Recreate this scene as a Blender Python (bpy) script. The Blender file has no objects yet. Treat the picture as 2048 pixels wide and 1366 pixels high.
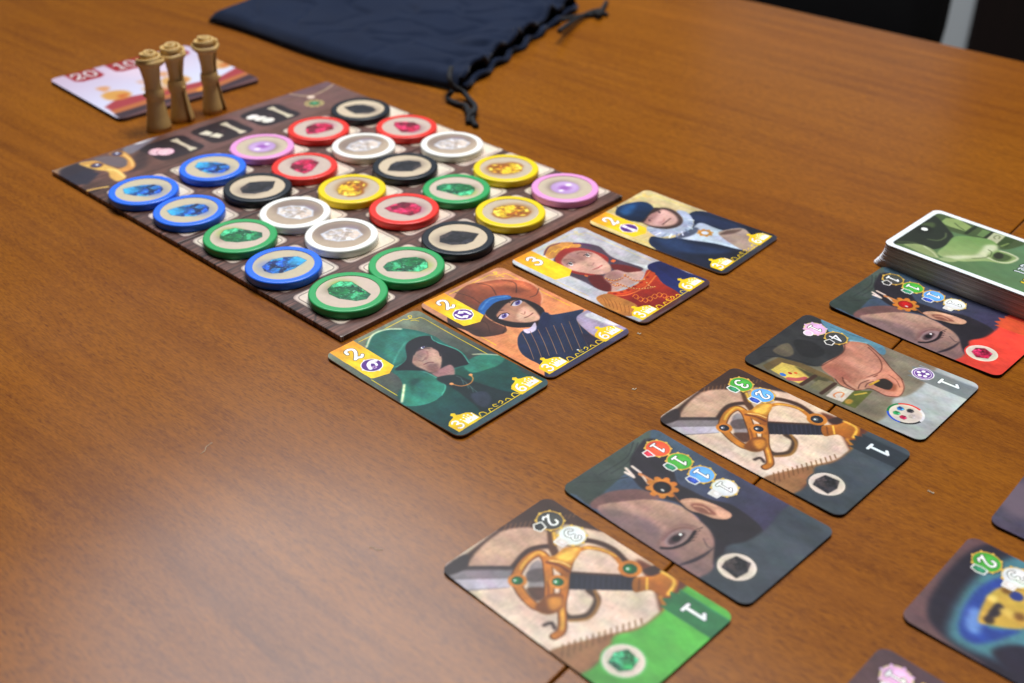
import bpy, bmesh, math, random
import numpy as np
from mathutils import Vector, Matrix, noise as mnoise

R = math.radians
MM = 0.001
sc = bpy.context.scene

# ------------------------------------------------------------------ camera
CAM_F, CAM_P, CAM_R, CAM_H = 2344.986, 0.57185664, -0.01160587, 0.2313017
cam_data = bpy.data.cameras.new("camera")
cam = bpy.data.objects.new("camera", cam_data)
sc.collection.objects.link(cam)
sc.camera = cam
cam_data.sensor_width = 36.0
cam_data.lens = CAM_F / 2048 * 36
cam_data.clip_start = 0.01
cam_data.clip_end = 30
cam.matrix_world = (Matrix.Translation((0, 0, CAM_H)) @ Matrix.Rotation(math.pi / 2 - CAM_P, 4, 'X')
                    @ Matrix.Rotation(-CAM_R, 4, 'Z'))
cam_data.dof.use_dof = True
cam_data.dof.focus_distance = 0.415
cam_data.dof.aperture_fstop = 10.0
cam_data.dof.aperture_blades = 7

# ------------------------------------------------------------------ world and lamp
world = bpy.data.worlds.new("World")
sc.world = world
world.use_nodes = True
world.node_tree.nodes["Background"].inputs[0].default_value = (1.0, 0.96, 0.92, 1)
world.node_tree.nodes["Background"].inputs[1].default_value = 0.05

def area_lamp(name, size, energy, color, loc, aim):
    d = bpy.data.lights.new(name, 'AREA')
    d.shape = 'DISK'; d.size = size; d.energy = energy; d.color = color
    o = bpy.data.objects.new(name, d)
    sc.collection.objects.link(o)
    o.location = loc
    o.rotation_euler = (Vector(aim) - Vector(loc)).to_track_quat('-Z', 'Y').to_euler()
# the lamp over the table, and the cool light of the room beyond that glares on the varnish
area_lamp("ceiling_lamp", 0.45, 20.0, (1.0, 0.975, 0.94), (0.22, 0.80, 1.40), (0.10, 0.45, 0))
area_lamp("room_light", 1.05, 23.0, (0.86, 0.93, 1.0), (-0.36, 1.42, 1.60), (-0.05, 0.35, 0))

sc.view_settings.view_transform = 'Standard'
sc.view_settings.look = 'None'
sc.view_settings.exposure = 0.0
sc.view_settings.gamma = 1.0
sc.view_settings.use_curve_mapping = False
sc.cycles.use_denoising = True
sc.cycles.max_bounces = 6
sc.cycles.sample_clamp_indirect = 4

rng = np.random.default_rng(7)
random.seed(7)

# ------------------------------------------------------------------ pixel <-> table helpers (photo is 2048 x 1366)
def bp(px, py, z=0.0):
    """photo pixel -> point on the horizontal plane z (metres)"""
    x = (px - 1024) / CAM_F
    y = -(py - 683) / CAM_F
    c, s = math.cos(-CAM_R), math.sin(-CAM_R)
    x, y = c * x - s * y, s * x + c * y
    d = Vector((0, math.cos(CAM_P), -math.sin(CAM_P))) + x * Vector((1, 0, 0)) + y * Vector((0, math.sin(CAM_P), math.cos(CAM_P)))
    k = (z - CAM_H) / d.z
    return Vector((d.x * k, d.y * k, z))

# ------------------------------------------------------------------ object helpers
def link(o, parent=None):
    sc.collection.objects.link(o)
    if parent is not None:
        o.parent = parent
    return o

def tag(o, label=None, cat=None, group=None, kind=None):
    if label: o['label'] = label
    if cat: o['category'] = cat
    if group: o['group'] = group
    if kind: o['kind'] = kind
    return o

def empty(name, loc=(0, 0, 0), rz=0.0):
    o = bpy.data.objects.new(name, None)
    o.empty_display_size = 0.01
    o.location = loc
    o.rotation_euler = (0, 0, rz)
    return link(o)

def mesh_obj(name, verts, faces, mats, parent=None, smooth=False, uvs=None, mat_idx=None):
    me = bpy.data.meshes.new(name)
    me.from_pydata([tuple(v) for v in verts], [], faces)
    for m in (mats if isinstance(mats, (list, tuple)) else [mats]):
        me.materials.append(m)
    if mat_idx is not None:
        me.polygons.foreach_set("material_index", mat_idx)
    if uvs is not None:
        ul = me.uv_layers.new(name="UVMap")
        li = np.zeros(len(me.loops), dtype=np.int32)
        me.loops.foreach_get("vertex_index", li)
        ul.data.foreach_set("uv", np.asarray(uvs, dtype=np.float32)[li].ravel())
    if smooth:
        me.polygons.foreach_set("use_smooth", [True] * len(me.polygons))
    me.update()
    return link(bpy.data.objects.new(name, me), parent)

def lathe(profile, n=64, close=False):
    vs, fs = [], []
    for i in range(n):
        a = 2 * math.pi * i / n
        for r, z in profile:
            vs.append((r * math.cos(a), r * math.sin(a), z))
    m = len(profile)
    for i in range(n):
        j = (i + 1) % n
        for k in range(m - 1 if not close else m):
            k2 = (k + 1) % m
            fs.append((i * m + k, j * m + k, j * m + k2, i * m + k2))
    return vs, fs

def box_mesh(x0, x1, y0, y1, z0, z1, bevel=0.0, seg=2):
    bm = bmesh.new()
    bmesh.ops.create_cube(bm, size=1)
    for v in bm.verts:
        v.co = Vector(((x0 + x1) / 2 + v.co.x * (x1 - x0), (y0 + y1) / 2 + v.co.y * (y1 - y0), (z0 + z1) / 2 + v.co.z * (z1 - z0)))
    if bevel:
        bmesh.ops.bevel(bm, geom=bm.edges[:], offset=bevel, segments=seg, profile=0.5, affect='EDGES')
    return bm

def bm_obj(name, bm, mats, parent=None, smooth=False):
    me = bpy.data.meshes.new(name)
    bm.to_mesh(me)
    bm.free()
    for m in (mats if isinstance(mats, (list, tuple)) else [mats]):
        me.materials.append(m)
    if smooth:
        me.polygons.foreach_set("use_smooth", [True] * len(me.polygons))
    return link(bpy.data.objects.new(name, me), parent)

def tube(pts, rad, n=8, sub=4):
    """smooth tube through the points, rad a number or one per point"""
    P = [Vector(p) for p in pts]
    rr = rad if isinstance(rad, (list, tuple)) else [rad] * len(P)
    path, rads = [], []
    for i in range(len(P) - 1):
        p0, p1, p2, p3 = P[max(i - 1, 0)], P[i], P[i + 1], P[min(i + 2, len(P) - 1)]
        for k in range(sub):
            t = k / sub
            path.append(0.5 * ((2 * p1) + (p2 - p0) * t + (2 * p0 - 5 * p1 + 4 * p2 - p3) * t * t + (3 * p1 - p0 - 3 * p2 + p3) * t ** 3))
            rads.append(rr[i] * (1 - t) + rr[i + 1] * t)
    path.append(P[-1]); rads.append(rr[-1])
    vs, fs = [], []
    up = Vector((0, 0, 1))
    for i, p in enumerate(path):
        d = (path[min(i + 1, len(path) - 1)] - path[max(i - 1, 0)]).normalized()
        a = d.cross(up)
        if a.length < 1e-4: a = d.cross(Vector((1, 0, 0)))
        a.normalize(); b = a.cross(d).normalized()
        for k in range(n):
            t = 2 * math.pi * k / n
            vs.append(p + (a * math.cos(t) + b * math.sin(t)) * rads[i])
    for i in range(len(path) - 1):
        for k in range(n):
            k2 = (k + 1) % n
            fs.append((i * n + k, i * n + k2, (i + 1) * n + k2, (i + 1) * n + k))
    fs.append(tuple(range(n - 1, -1, -1)))
    fs.append(tuple((len(path) - 1) * n + k for k in range(n)))
    return vs, fs

# ------------------------------------------------------------------ materials
def lin(c):
    out = []
    for v in c[:3]:
        v /= 255.0
        out.append(v / 12.92 if v <= 0.04045 else ((v + 0.055) / 1.055) ** 2.4)
    return (*out, 1.0)

def mat(name, col=(128, 128, 128), rough=0.5, **kw):
    m = bpy.data.materials.new(name)
    m.use_nodes = True
    b = m.node_tree.nodes["Principled BSDF"]
    b.inputs["Base Color"].default_value = lin(col)
    b.inputs["Roughness"].default_value = rough
    for k, v in kw.items():
        b.inputs[k.replace('_', ' ')].default_value = v
    return m

class NT:
    """terse node-tree builder"""
    def __init__(s, m):
        s.t = m.node_tree; s.b = s.t.nodes["Principled BSDF"]
    def n(s, typ, **kw):
        nd = s.t.nodes.new(typ)
        for k, v in kw.items():
            if k == 'ins':
                for a, b in v.items(): s.put(nd.inputs[a], b)
            else: setattr(nd, k, v)
        return nd
    def put(s, sock, v):
        if isinstance(v, bpy.types.NodeSocket): s.t.links.new(v, sock)
        else: sock.default_value = v
    def math(s, op, a, b=0.0, c=0.0):
        nd = s.n('ShaderNodeMath', operation=op)
        s.put(nd.inputs[0], a); s.put(nd.inputs[1], b); s.put(nd.inputs[2], c)
        return nd.outputs[0]
    def mix(s, f, a, b, blend='MIX'):
        nd = s.n('ShaderNodeMix', data_type='RGBA', blend_type=blend)
        s.put(nd.inputs[0], f); s.put(nd.inputs[6], a); s.put(nd.inputs[7], b)
        return nd.outputs[2]
    def ramp(s, f, stops):
        nd = s.n('ShaderNodeValToRGB')
        while len(nd.color_ramp.elements) < len(stops): nd.color_ramp.elements.new(0.5)
        for e, (p, c) in zip(nd.color_ramp.elements, stops):
            e.position = p; e.color = c if len(c) == 4 else (*c, 1)
        s.put(nd.inputs[0], f)
        return nd.outputs[0]
    def noise(s, vec, scale, detail=3, rough=0.55, dist=0.0):
        nd = s.n('ShaderNodeTexNoise')
        s.put(nd.inputs['Vector'], vec)
        nd.inputs['Scale'].default_value = scale; nd.inputs['Detail'].default_value = detail
        nd.inputs['Roughness'].default_value = rough; nd.inputs['Distortion'].default_value = dist
        return nd.outputs[0]
    def mapping(s, vec, scale=(1, 1, 1), rot=(0, 0, 0), loc=(0, 0, 0)):
        nd = s.n('ShaderNodeMapping')
        s.put(nd.inputs[0], vec)
        nd.inputs['Scale'].default_value = scale; nd.inputs['Rotation'].default_value = rot; nd.inputs['Location'].default_value = loc
        return nd.outputs[0]
    def bump(s, h, strength, dist=0.0005):
        nd = s.n('ShaderNodeBump')
        nd.inputs['Strength'].default_value = strength; nd.inputs['Distance'].default_value = dist
        s.put(nd.inputs['Height'], h)
        s.t.links.new(nd.outputs[0], s.b.inputs['Normal'])

def wood_table():
    m = mat("stained_wood", rough=0.42)
    t = NT(m)
    co = t.n('ShaderNodeTexCoord').outputs['Object']
    warp = t.noise(t.mapping(co, (2.0, 9.0, 1)), 1.0, 2)
    wv = t.n('ShaderNodeVectorMath', operation='ADD')
    off = t.n('ShaderNodeCombineXYZ'); t.put(off.inputs[1], t.math('MULTIPLY', warp, 0.05))
    t.put(wv.inputs[0], co); t.put(wv.inputs[1], off.outputs[0])
    g = wv.outputs[0]
    broad = t.noise(t.mapping(g, (1.6, 20, 1)), 1.0, 4, 0.6)
    streak = t.noise(t.mapping(g, (14, 190, 1)), 1.0, 4, 0.62)
    fleck = t.noise(t.mapping(g, (300, 2400, 1)), 1.0, 4, 0.66)
    fleck2 = t.noise(t.mapping(g, (520, 3400, 1), loc=(3, 5, 0)), 1.0, 3, 0.6)
    blotch = t.noise(co, 9, 4, 0.55)
    f = t.math('MULTIPLY_ADD', broad, 0.4, t.math('MULTIPLY', streak, 0.6))
    base = t.ramp(f, [(0.30, lin((104, 56, 5))), (0.46, lin((134, 77, 7))), (0.58, lin((148, 88, 9))), (0.74, lin((122, 68, 6)))])
    base = t.mix(t.ramp(blotch, [(0.38, (0, 0, 0)), (0.68, (0.3, 0.3, 0.3))]), base, lin((124, 63, 8)))
    dk = t.ramp(fleck, [(0.34, (0.78, 0.78, 0.78)), (0.54, (0, 0, 0))])
    base = t.mix(dk, base, lin((88, 42, 7)))
    lt = t.ramp(fleck2, [(0.52, (0, 0, 0)), (0.72, (0.5, 0.5, 0.5))])
    base = t.mix(lt, base, lin((172, 104, 30)))
    fig = t.noise(t.mapping(g, (2.6, 55, 1), loc=(1, 2, 0)), 1.0, 3, 0.6)
    base = t.mix(t.ramp(fig, [(0.56, (0, 0, 0)), (0.70, (0.34, 0.34, 0.34))]), base, lin((164, 98, 20)))
    figd = t.noise(t.mapping(g, (2.0, 60, 1), loc=(7, 4, 0)), 1.0, 4, 0.65)
    base = t.mix(t.ramp(figd, [(0.56, (0, 0, 0)), (0.72, (0.22, 0.22, 0.22))]), base, lin((92, 44, 8)))
    t.put(t.b.inputs['Base Color'], base)
    smudge = t.noise(co, 11, 4, 0.6)
    t.put(t.b.inputs['Roughness'], t.ramp(smudge, [(0.3, (0.40,) * 3), (0.7, (0.48,) * 3)]))
    t.b.inputs['Specular IOR Level'].default_value = 0.05
    t.b.inputs['Coat Weight'].default_value = 0.68
    t.put(t.b.inputs['Coat Roughness'], t.ramp(smudge, [(0.3, (0.19,) * 3), (0.75, (0.27,) * 3)]))
    t.bump(t.math('ADD', fleck, t.math('MULTIPLY', streak, 0.6)), 0.18, 0.00012)
    return m

# ------------------------------------------------------------------ print painter: pictures are computed here, nothing is loaded
def srgb(c): return np.array(c[:3], float) / 255

def vnoise(h, w, cells, seed=0, octaves=3):
    r = np.random.default_rng(seed)
    out = np.zeros((h, w)); amp = 1.0; tot = 0
    for o in range(octaves):
        n = int(cells * 2 ** o) + 2
        g = r.random((n + 1, n + 1))
        ys = np.linspace(0, n - 1.001, h); xs = np.linspace(0, n - 1.001, w)
        y0 = ys.astype(int); x0 = xs.astype(int)
        fy = (ys - y0)[:, None]; fx = (xs - x0)[None, :]
        fy = fy * fy * (3 - 2 * fy); fx = fx * fx * (3 - 2 * fx)
        a = g[y0][:, x0]; b = g[y0][:, x0 + 1]; c = g[y0 + 1][:, x0]; d = g[y0 + 1][:, x0 + 1]
        out += amp * ((a * (1 - fx) + b * fx) * (1 - fy) + (c * (1 - fx) + d * fx) * fy)
        tot += amp; amp *= 0.5
    return out / tot

def blur(a, r):
    r = int(round(r))
    if r < 1: return a
    for ax in (0, 1):
        for _ in range(2):
            p = np.pad(a, [(r + 1, r) if k == ax else (0, 0) for k in range(2)], mode='edge')
            c = np.cumsum(p, axis=ax)
            n = a.shape[ax]
            a = (np.take(c, range(2 * r + 1, 2 * r + 1 + n), axis=ax) - np.take(c, range(0, n), axis=ax)) / (2 * r + 1)
    return a

def smooth(pts, sub=5, closed=True):
    P = np.array(pts, float); n = len(P); out = []
    for i in range(n if closed else n - 1):
        if closed: p0, p1, p2, p3 = P[(i - 1) % n], P[i], P[(i + 1) % n], P[(i + 2) % n]
        else: p0, p1, p2, p3 = P[max(i - 1, 0)], P[i], P[i + 1], P[min(i + 2, n - 1)]
        for k in range(sub):
            t = k / sub
            out.append(0.5 * (2 * p1 + (p2 - p0) * t + (2 * p0 - 5 * p1 + 4 * p2 - p3) * t * t + (3 * p1 - p0 - 3 * p2 + p3) * t ** 3))
    if not closed: out.append(P[-1])
    return out

class Canvas:
    """x to the right, y down, in millimetres"""
    def __init__(s, w, h, S=8, bg=(200, 200, 200), conv=None):
        s.w, s.h, s.S = w, h, S
        s.W, s.H = int(round(w * S)), int(round(h * S))
        s.a = np.ones((s.H, s.W, 3)) * srgb(bg)
        s.yy, s.xx = np.mgrid[0:s.H, 0:s.W]
        s.X = (s.xx + 0.5) / S; s.Y = (s.yy + 0.5) / S
        s.conv = conv
    def c(s, pts):
        return [s.conv(p) for p in pts] if s.conv else pts
    def mask(s, pts, feather=0.0):
        P = np.array(pts, float)
        m = np.zeros((s.H, s.W), bool)
        pad = feather * 2 + 1
        x0 = max(int((P[:, 0].min() - pad) * s.S), 0); x1 = min(int((P[:, 0].max() + pad) * s.S) + 2, s.W)
        y0 = max(int((P[:, 1].min() - pad) * s.S), 0); y1 = min(int((P[:, 1].max() + pad) * s.S) + 2, s.H)
        if x1 <= x0 or y1 <= y0: return None
        X = s.X[y0:y1, x0:x1]; Yc = s.Y[y0:y1, 0]
        mm = np.zeros(X.shape, bool)
        for i in range(len(P)):
            (ax, ay), (bx, by) = P[i], P[(i + 1) % len(P)]
            if ay == by: continue
            rows = (Yc >= min(ay, by)) & (Yc < max(ay, by))
            if not rows.any(): continue
            xi = ax + (Yc[rows] - ay) * (bx - ax) / (by - ay)
            mm[rows] ^= X[rows] < xi[:, None]
        f = mm.astype(float)
        if feather > 0: f = blur(f, feather * s.S)
        return (y0, y1, x0, x1), f
    def put(s, mk, col, alpha=1.0):
        if mk is None: return
        (y0, y1, x0, x1), f = mk
        f = (f * alpha)[..., None]
        c = col[y0:y1, x0:x1] if isinstance(col, np.ndarray) and col.ndim == 3 else srgb(col)
        s.a[y0:y1, x0:x1] = s.a[y0:y1, x0:x1] * (1 - f) + c * f
    def grad(s, p0, p1, c0, c1):
        d = np.array(p1, float) - np.array(p0, float)
        t = np.clip(((s.X - p0[0]) * d[0] + (s.Y - p0[1]) * d[1]) / (d @ d), 0, 1)[..., None]
        return srgb(c0) * (1 - t) + srgb(c1) * t
    def poly(s, pts, col, feather=0.0, alpha=1.0, sm=True, to=None, c2=None):
        """pts in the caller's units; to/c2: gradient from the first colour at to[0] to c2 at to[1]"""
        p = s.c(pts)
        if sm: p = smooth(p)
        if c2 is not None: col = s.grad(*s.c(to), col, c2)
        s.put(s.mask(p, feather), col, alpha)
    def ppoly(s, pts, col, feather=0.0, alpha=1.0, sm=False):
        if sm: pts = smooth(pts)
        s.put(s.mask(pts, feather), col, alpha)
    def line(s, pts, w, col, feather=0.0, alpha=1.0, mm=False, sm=True, closed=False):
        p = pts if mm else s.c(pts)
        if sm: p = smooth(p, 6, closed)
        elif closed: p = list(p) + [p[0]]
        P = np.array(p, float); pad = w + feather * 2 + 0.5
        x0 = max(int((P[:, 0].min() - pad) * s.S), 0); x1 = min(int((P[:, 0].max() + pad) * s.S) + 2, s.W)
        y0 = max(int((P[:, 1].min() - pad) * s.S), 0); y1 = min(int((P[:, 1].max() + pad) * s.S) + 2, s.H)
        if x1 <= x0 or y1 <= y0: return
        X = s.X[y0:y1, x0:x1]; Y = s.Y[y0:y1, x0:x1]
        d2 = np.full(X.shape, 1e9)
        for i in range(len(P) - 1):
            a, b = P[i], P[i + 1]; ab = b - a; L = ab @ ab
            if L == 0: continue
            t = np.clip(((X - a[0]) * ab[0] + (Y - a[1]) * ab[1]) / L, 0, 1)
            d2 = np.minimum(d2, (X - a[0] - t * ab[0]) ** 2 + (Y - a[1] - t * ab[1]) ** 2)
        f = np.clip((w / 2 - np.sqrt(d2)) * s.S + 0.5, 0, 1)
        if feather: f = blur(f, feather * s.S)
        s.put(((y0, y1, x0, x1), f), col, alpha)
    def ell(s, cx, cy, rx, ry, col, rot=0.0, feather=0.0, alpha=1.0):
        pts = []
        for k in range(40):
            a = 2 * math.pi * k / 40
            x, y = rx * math.cos(a), ry * math.sin(a)
            pts.append((cx + x * math.cos(rot) - y * math.sin(rot), cy + x * math.sin(rot) + y * math.cos(rot)))
        s.put(s.mask(pts, feather), col, alpha)
    def tex(s, seed, amt=0.08, cells=14):
        n = vnoise(s.H, s.W, cells, seed, 4) - 0.5
        f = vnoise(s.H, s.W, cells * 5, seed + 50, 2) - 0.5
        h = np.stack([vnoise(s.H, s.W, cells, seed + 60 + k, 3) - 0.5 for k in range(3)], -1)
        s.a = np.clip(s.a * (1 + amt * 2.6 * n[..., None] + amt * 1.3 * f[..., None] + amt * 1.2 * h), 0, 1)
    def deep(s, seed, g=1.22, amt=0.16):
        """brush-like tonal variation and richer darks, as in a painted picture"""
        n1 = vnoise(s.H, s.W, 9, seed + 200, 3) - .5
        r = np.random.default_rng(seed); st = r.random((s.H, s.W)) - .5
        for k, ax in ((9, 1), (2, 0)):
            p = np.pad(st, [(0, 0), (k, k)] if ax == 1 else [(k, k), (0, 0)], mode='wrap'); c = np.cumsum(p, ax)
            st = (c[:, 2 * k:] - c[:, :-2 * k]) / (2 * k) if ax == 1 else (c[2 * k:] - c[:-2 * k]) / (2 * k)
        st = st / (st.std() + 1e-6)
        lum = s.a.mean(-1, keepdims=True)
        sat = lum + (s.a - lum) * 1.12
        s.a = np.clip(np.clip(sat, 0, 1) ** g * (1 + amt * 2 * n1[..., None] + .02 * st[..., None]), 0, 1)
    def image(s, name):
        im = bpy.data.images.new(name, s.W, s.H)
        px = np.ones((s.H, s.W, 4), np.float32)
        px[..., :3] = np.clip(s.a[::-1], 0, 1)
        im.pixels.foreach_set(px.ravel())
        im.update(); im.pack()
        return im

# digits as pen strokes in a box 0.6 wide and 1 high, y down
GLYPH = {
    '0': [smooth([(0.30, 0.02), (0.55, 0.22), (0.57, 0.55), (0.50, 0.85), (0.30, 0.98), (0.10, 0.85), (0.03, 0.55), (0.05, 0.22)]) + [(0.30, 0.02)]],
    '1': [[(0.12, 0.20), (0.33, 0.04), (0.33, 0.97)], [(0.13, 0.97), (0.52, 0.97)]],
    '2': [smooth([(0.06, 0.30), (0.10, 0.10), (0.30, 0.02), (0.50, 0.12), (0.52, 0.32), (0.36, 0.60), (0.06, 0.92)], 5, False), smooth([(0.06, 0.92), (0.25, 0.88), (0.42, 0.97), (0.58, 0.84)], 5, False)],
    '3': [smooth([(0.06, 0.16), (0.25, 0.02), (0.48, 0.12), (0.48, 0.34), (0.25, 0.46)], 5, False), smooth([(0.25, 0.46), (0.50, 0.54), (0.55, 0.76), (0.38, 0.96), (0.18, 0.97), (0.04, 0.84)], 5, False)],
    '4': [[(0.45, 0.98), (0.45, 0.04), (0.04, 0.70), (0.58, 0.70)]],
    '6': [smooth([(0.48, 0.06), (0.20, 0.22), (0.05, 0.55), (0.10, 0.86), (0.32, 0.98), (0.52, 0.86), (0.53, 0.60), (0.34, 0.48), (0.10, 0.62)], 5, False)],
}
def text(cv, word, cx, cy, h, w, col=(252, 252, 252), edge=(70, 60, 50), ew=0.35, rot=0.0, adv=0.72):
    n = len(word)
    for pas in (0, 1):
        for i, ch in enumerate(word):
            for st in GLYPH[ch]:
                pts = []
                for x, y in st:
                    X = ((i - (n - 1) / 2) * adv + x - 0.3) * h; Y = (y - 0.5) * h
                    pts.append((cx + X * math.cos(rot) - Y * math.sin(rot), cy + X * math.sin(rot) + Y * math.cos(rot)))
                cv.line(pts, w + (2 * ew if pas == 0 else 0), edge if pas == 0 else col, mm=True, sm=False)

def crown(cv, cx, cy, w, h, col, rot=0.0):
    pts = [(-.5, .5), (-.5, -.3), (-.3, .05), (-.2, -.35), (-.07, .0), (0, -.55), (.07, 0), (.2, -.35), (.3, .05), (.5, -.3), (.5, .5)]
    cv.ppoly([(cx + x * w, cy + y * h) for x, y in pts], col)
    for x, y in ((-.5, -.38), (-.2, -.45), (0, -.66), (.2, -.45), (.5, -.38)):
        cv.ell(cx + x * w, cy + y * h, w * .07, w * .07, col)
    cv.ell(cx - w * .0, cy + h * .22, w * .08, w * .05, (225, 180, 60))

GEM = {'green': (70, 165, 60), 'blue': (95, 165, 235), 'red': (232, 85, 50), 'white': (225, 228, 228), 'black': (62, 64, 62), 'pink': (225, 175, 215)}
GEMD = {'green': (45, 130, 90), 'blue': (45, 75, 175), 'red': (205, 50, 70), 'white': (222, 214, 208), 'black': (38, 38, 40), 'pink': (228, 190, 222)}

def facet_gem(cv, pts, kind, seed=0, facets=16):
    """a cut stone: a polygon of flat facets in the stone's colours"""
    P = np.array(pts, float)
    pal = {'blue': [(18, 40, 110), (25, 80, 190), (35, 120, 215), (60, 165, 225), (14, 25, 70)],
           'green': [(20, 120, 60), (40, 160, 80), (25, 90, 55), (70, 190, 130), (12, 45, 35)],
           'red': [(160, 14, 56), (200, 26, 78), (104, 10, 38), (216, 44, 96), (176, 18, 64)],
           'black': [(36, 36, 42), (50, 48, 54), (28, 28, 34), (66, 58, 60), (40, 40, 48)],
           'white': [(206, 192, 180), (196, 178, 164), (214, 206, 202), (184, 170, 162), (204, 198, 204)],
           'gold': [(240, 200, 40), (250, 220, 80), (215, 150, 25), (170, 95, 15), (235, 185, 30)]}[kind]
    mk = cv.mask(P, 0.0)
    if mk is None: return
    (y0, y1, x0, x1), f = mk
    X = cv.X[y0:y1, x0:x1]; Y = cv.Y[y0:y1, x0:x1]
    r = np.random.default_rng(seed)
    lo, hi = P.min(0), P.max(0); size = max(hi - lo)
    sites = lo + r.random((facets, 2)) * (hi - lo)
    wob = (vnoise(*X.shape, 7, seed, 4) - .5) * size * .30
    wob2 = (vnoise(*X.shape, 7, seed + 1, 4) - .5) * size * .30
    d = np.stack([(X + wob - q[0]) ** 2 + (Y + wob2 - q[1]) ** 2 * r.uniform(.5, 1.6) for q in sites])
    lab = np.argmin(d, 0)
    cols = np.array([srgb(pal[i % len(pal)]) * r.uniform(.8, 1.15) for i in range(facets)])
    c = blur(cols[lab][..., 0], 1)[..., None] * np.array([1, 0, 0]) + blur(cols[lab][..., 1], 1)[..., None] * np.array([0, 1, 0]) + blur(cols[lab][..., 2], 1)[..., None] * np.array([0, 0, 1])
    n = vnoise(*X.shape, 14, seed + 3, 4)[..., None]
    c = c * (0.86 + 0.28 * n if kind == 'white' else 0.55 + 0.9 * n)
    sp = vnoise(*X.shape, 22, seed + 5, 3)[..., None]
    k_ = np.clip((sp - (.66 if kind not in ('black', 'gold') else .72)) * 9, 0, 1) * {'black': .2, 'white': .45, 'gold': .4, 'red': .3}.get(kind, .6)
    hl = {'red': (250, 120, 160), 'blue': (120, 210, 245), 'green': (150, 235, 190), 'gold': (255, 240, 150)}.get(kind, (240, 244, 250))
    c = c * (1 - k_) + k_ * srgb(hl)
    if kind == 'blue':
        t = np.clip((X - lo[0]) / (hi[0] - lo[0]), 0, 1)[..., None] ** 2
        c = c * (1 - .55 * t) + .55 * t * srgb((45, 175, 220))
    if kind == 'green':
        vein = np.clip(1 - np.abs(vnoise(*X.shape, 5, seed + 9, 3) - .5) / .05, 0, 1)[..., None]
        c = c * (1 - .7 * vein) + .7 * vein * srgb((14, 50, 36))
        t = np.clip((X - lo[0]) / (hi[0] - lo[0]), 0, 1)[..., None]
        c = c * (1 - .3 * t) + .3 * t * srgb((70, 200, 150))
    full = np.zeros_like(cv.a); full[y0:y1, x0:x1] = np.clip(c, 0, 1)
    cv.put((mk[0], blur(f, 1)), full)
    cv.line([tuple(p) for p in P], 0.22 * size / 14, tuple(np.array(pal[2]) * .6), mm=True, sm=False, closed=True, alpha=.6)

def print_mat(name, im, rough=0.42, spec=0.22, coat=0.04, linen=False):
    m = mat(name, rough=rough)
    t = NT(m)
    tx = t.n('ShaderNodeTexImage'); tx.image = im
    tx.interpolation = 'Linear'; tx.extension = 'EXTEND'
    uv = t.n('ShaderNodeTexCoord').outputs['UV']
    t.t.links.new(uv, tx.inputs[0])
    t.t.links.new(tx.outputs[0], t.b.inputs['Base Color'])
    t.b.inputs['Specular IOR Level'].default_value = spec
    t.b.inputs['Coat Weight'].default_value = coat
    t.b.inputs['Coat Roughness'].default_value = 0.3
    ob = t.n('ShaderNodeTexCoord').outputs['Object']
    t.bump(t.noise(ob, 1400 if linen else 500, 2, 0.6), 0.10, 0.00008)
    return m

# ------------------------------------------------------------------ the setting: wall, floor, cabinet, chair, table
TA = R(-39.2)                                     # direction of the table's grain and far edge
E1 = Vector((math.cos(TA), math.sin(TA), 0)); E2 = Vector((-math.sin(TA), math.cos(TA), 0))
EDGE = 0.7065                                     # far edge, measured along E2 from the camera foot
SEAM = Vector((0.0765, 0.2819, 0)).dot(E1)
FLOOR_Z = -0.745

def frame(o):                                     # table-aligned frame
    o.rotation_euler = (0, 0, TA)
    return o

def wall_mat():
    m = mat("painted_wall", (196, 202, 206), 0.7)
    t = NT(m); co = t.n('ShaderNodeTexCoord').outputs['Object']
    t.bump(t.noise(co, 120, 3), 0.25, 0.001)
    t.put(t.b.inputs['Base Color'], t.mix(t.noise(co, 3, 3), lin((226, 234, 240)), lin((234, 240, 244))))
    return m
def floor_mat():
    m = mat("floor_tile", (70, 58, 50), 0.5)
    t = NT(m); co = t.n('ShaderNodeTexCoord').outputs['Object']
    t.put(t.b.inputs['Base Color'], t.mix(t.noise(co, 6, 4), lin((58, 46, 38)), lin((84, 68, 56))))
    return m

az = R(21.2)
dirc = Vector((math.sin(az), math.cos(az), 0))
WALL_E2, CAB_E2 = 2.25, 2.08
cab_corner = dirc * (CAB_E2 / dirc.dot(E2))
cab_e1 = cab_corner.dot(E1)

bm = box_mesh(-1.3, cab_e1 + 1.0, WALL_E2, WALL_E2 + 0.1, FLOOR_Z, 1.9)
o = frame(bm_obj('wall', bm, wall_mat())); tag(o, kind='structure')
bm = box_mesh(-1.4, cab_e1 + 1.0, -0.9, WALL_E2, FLOOR_Z - 0.05, FLOOR_Z - 0.002)
o = frame(bm_obj('floor', bm, floor_mat())); tag(o, kind='structure')

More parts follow.
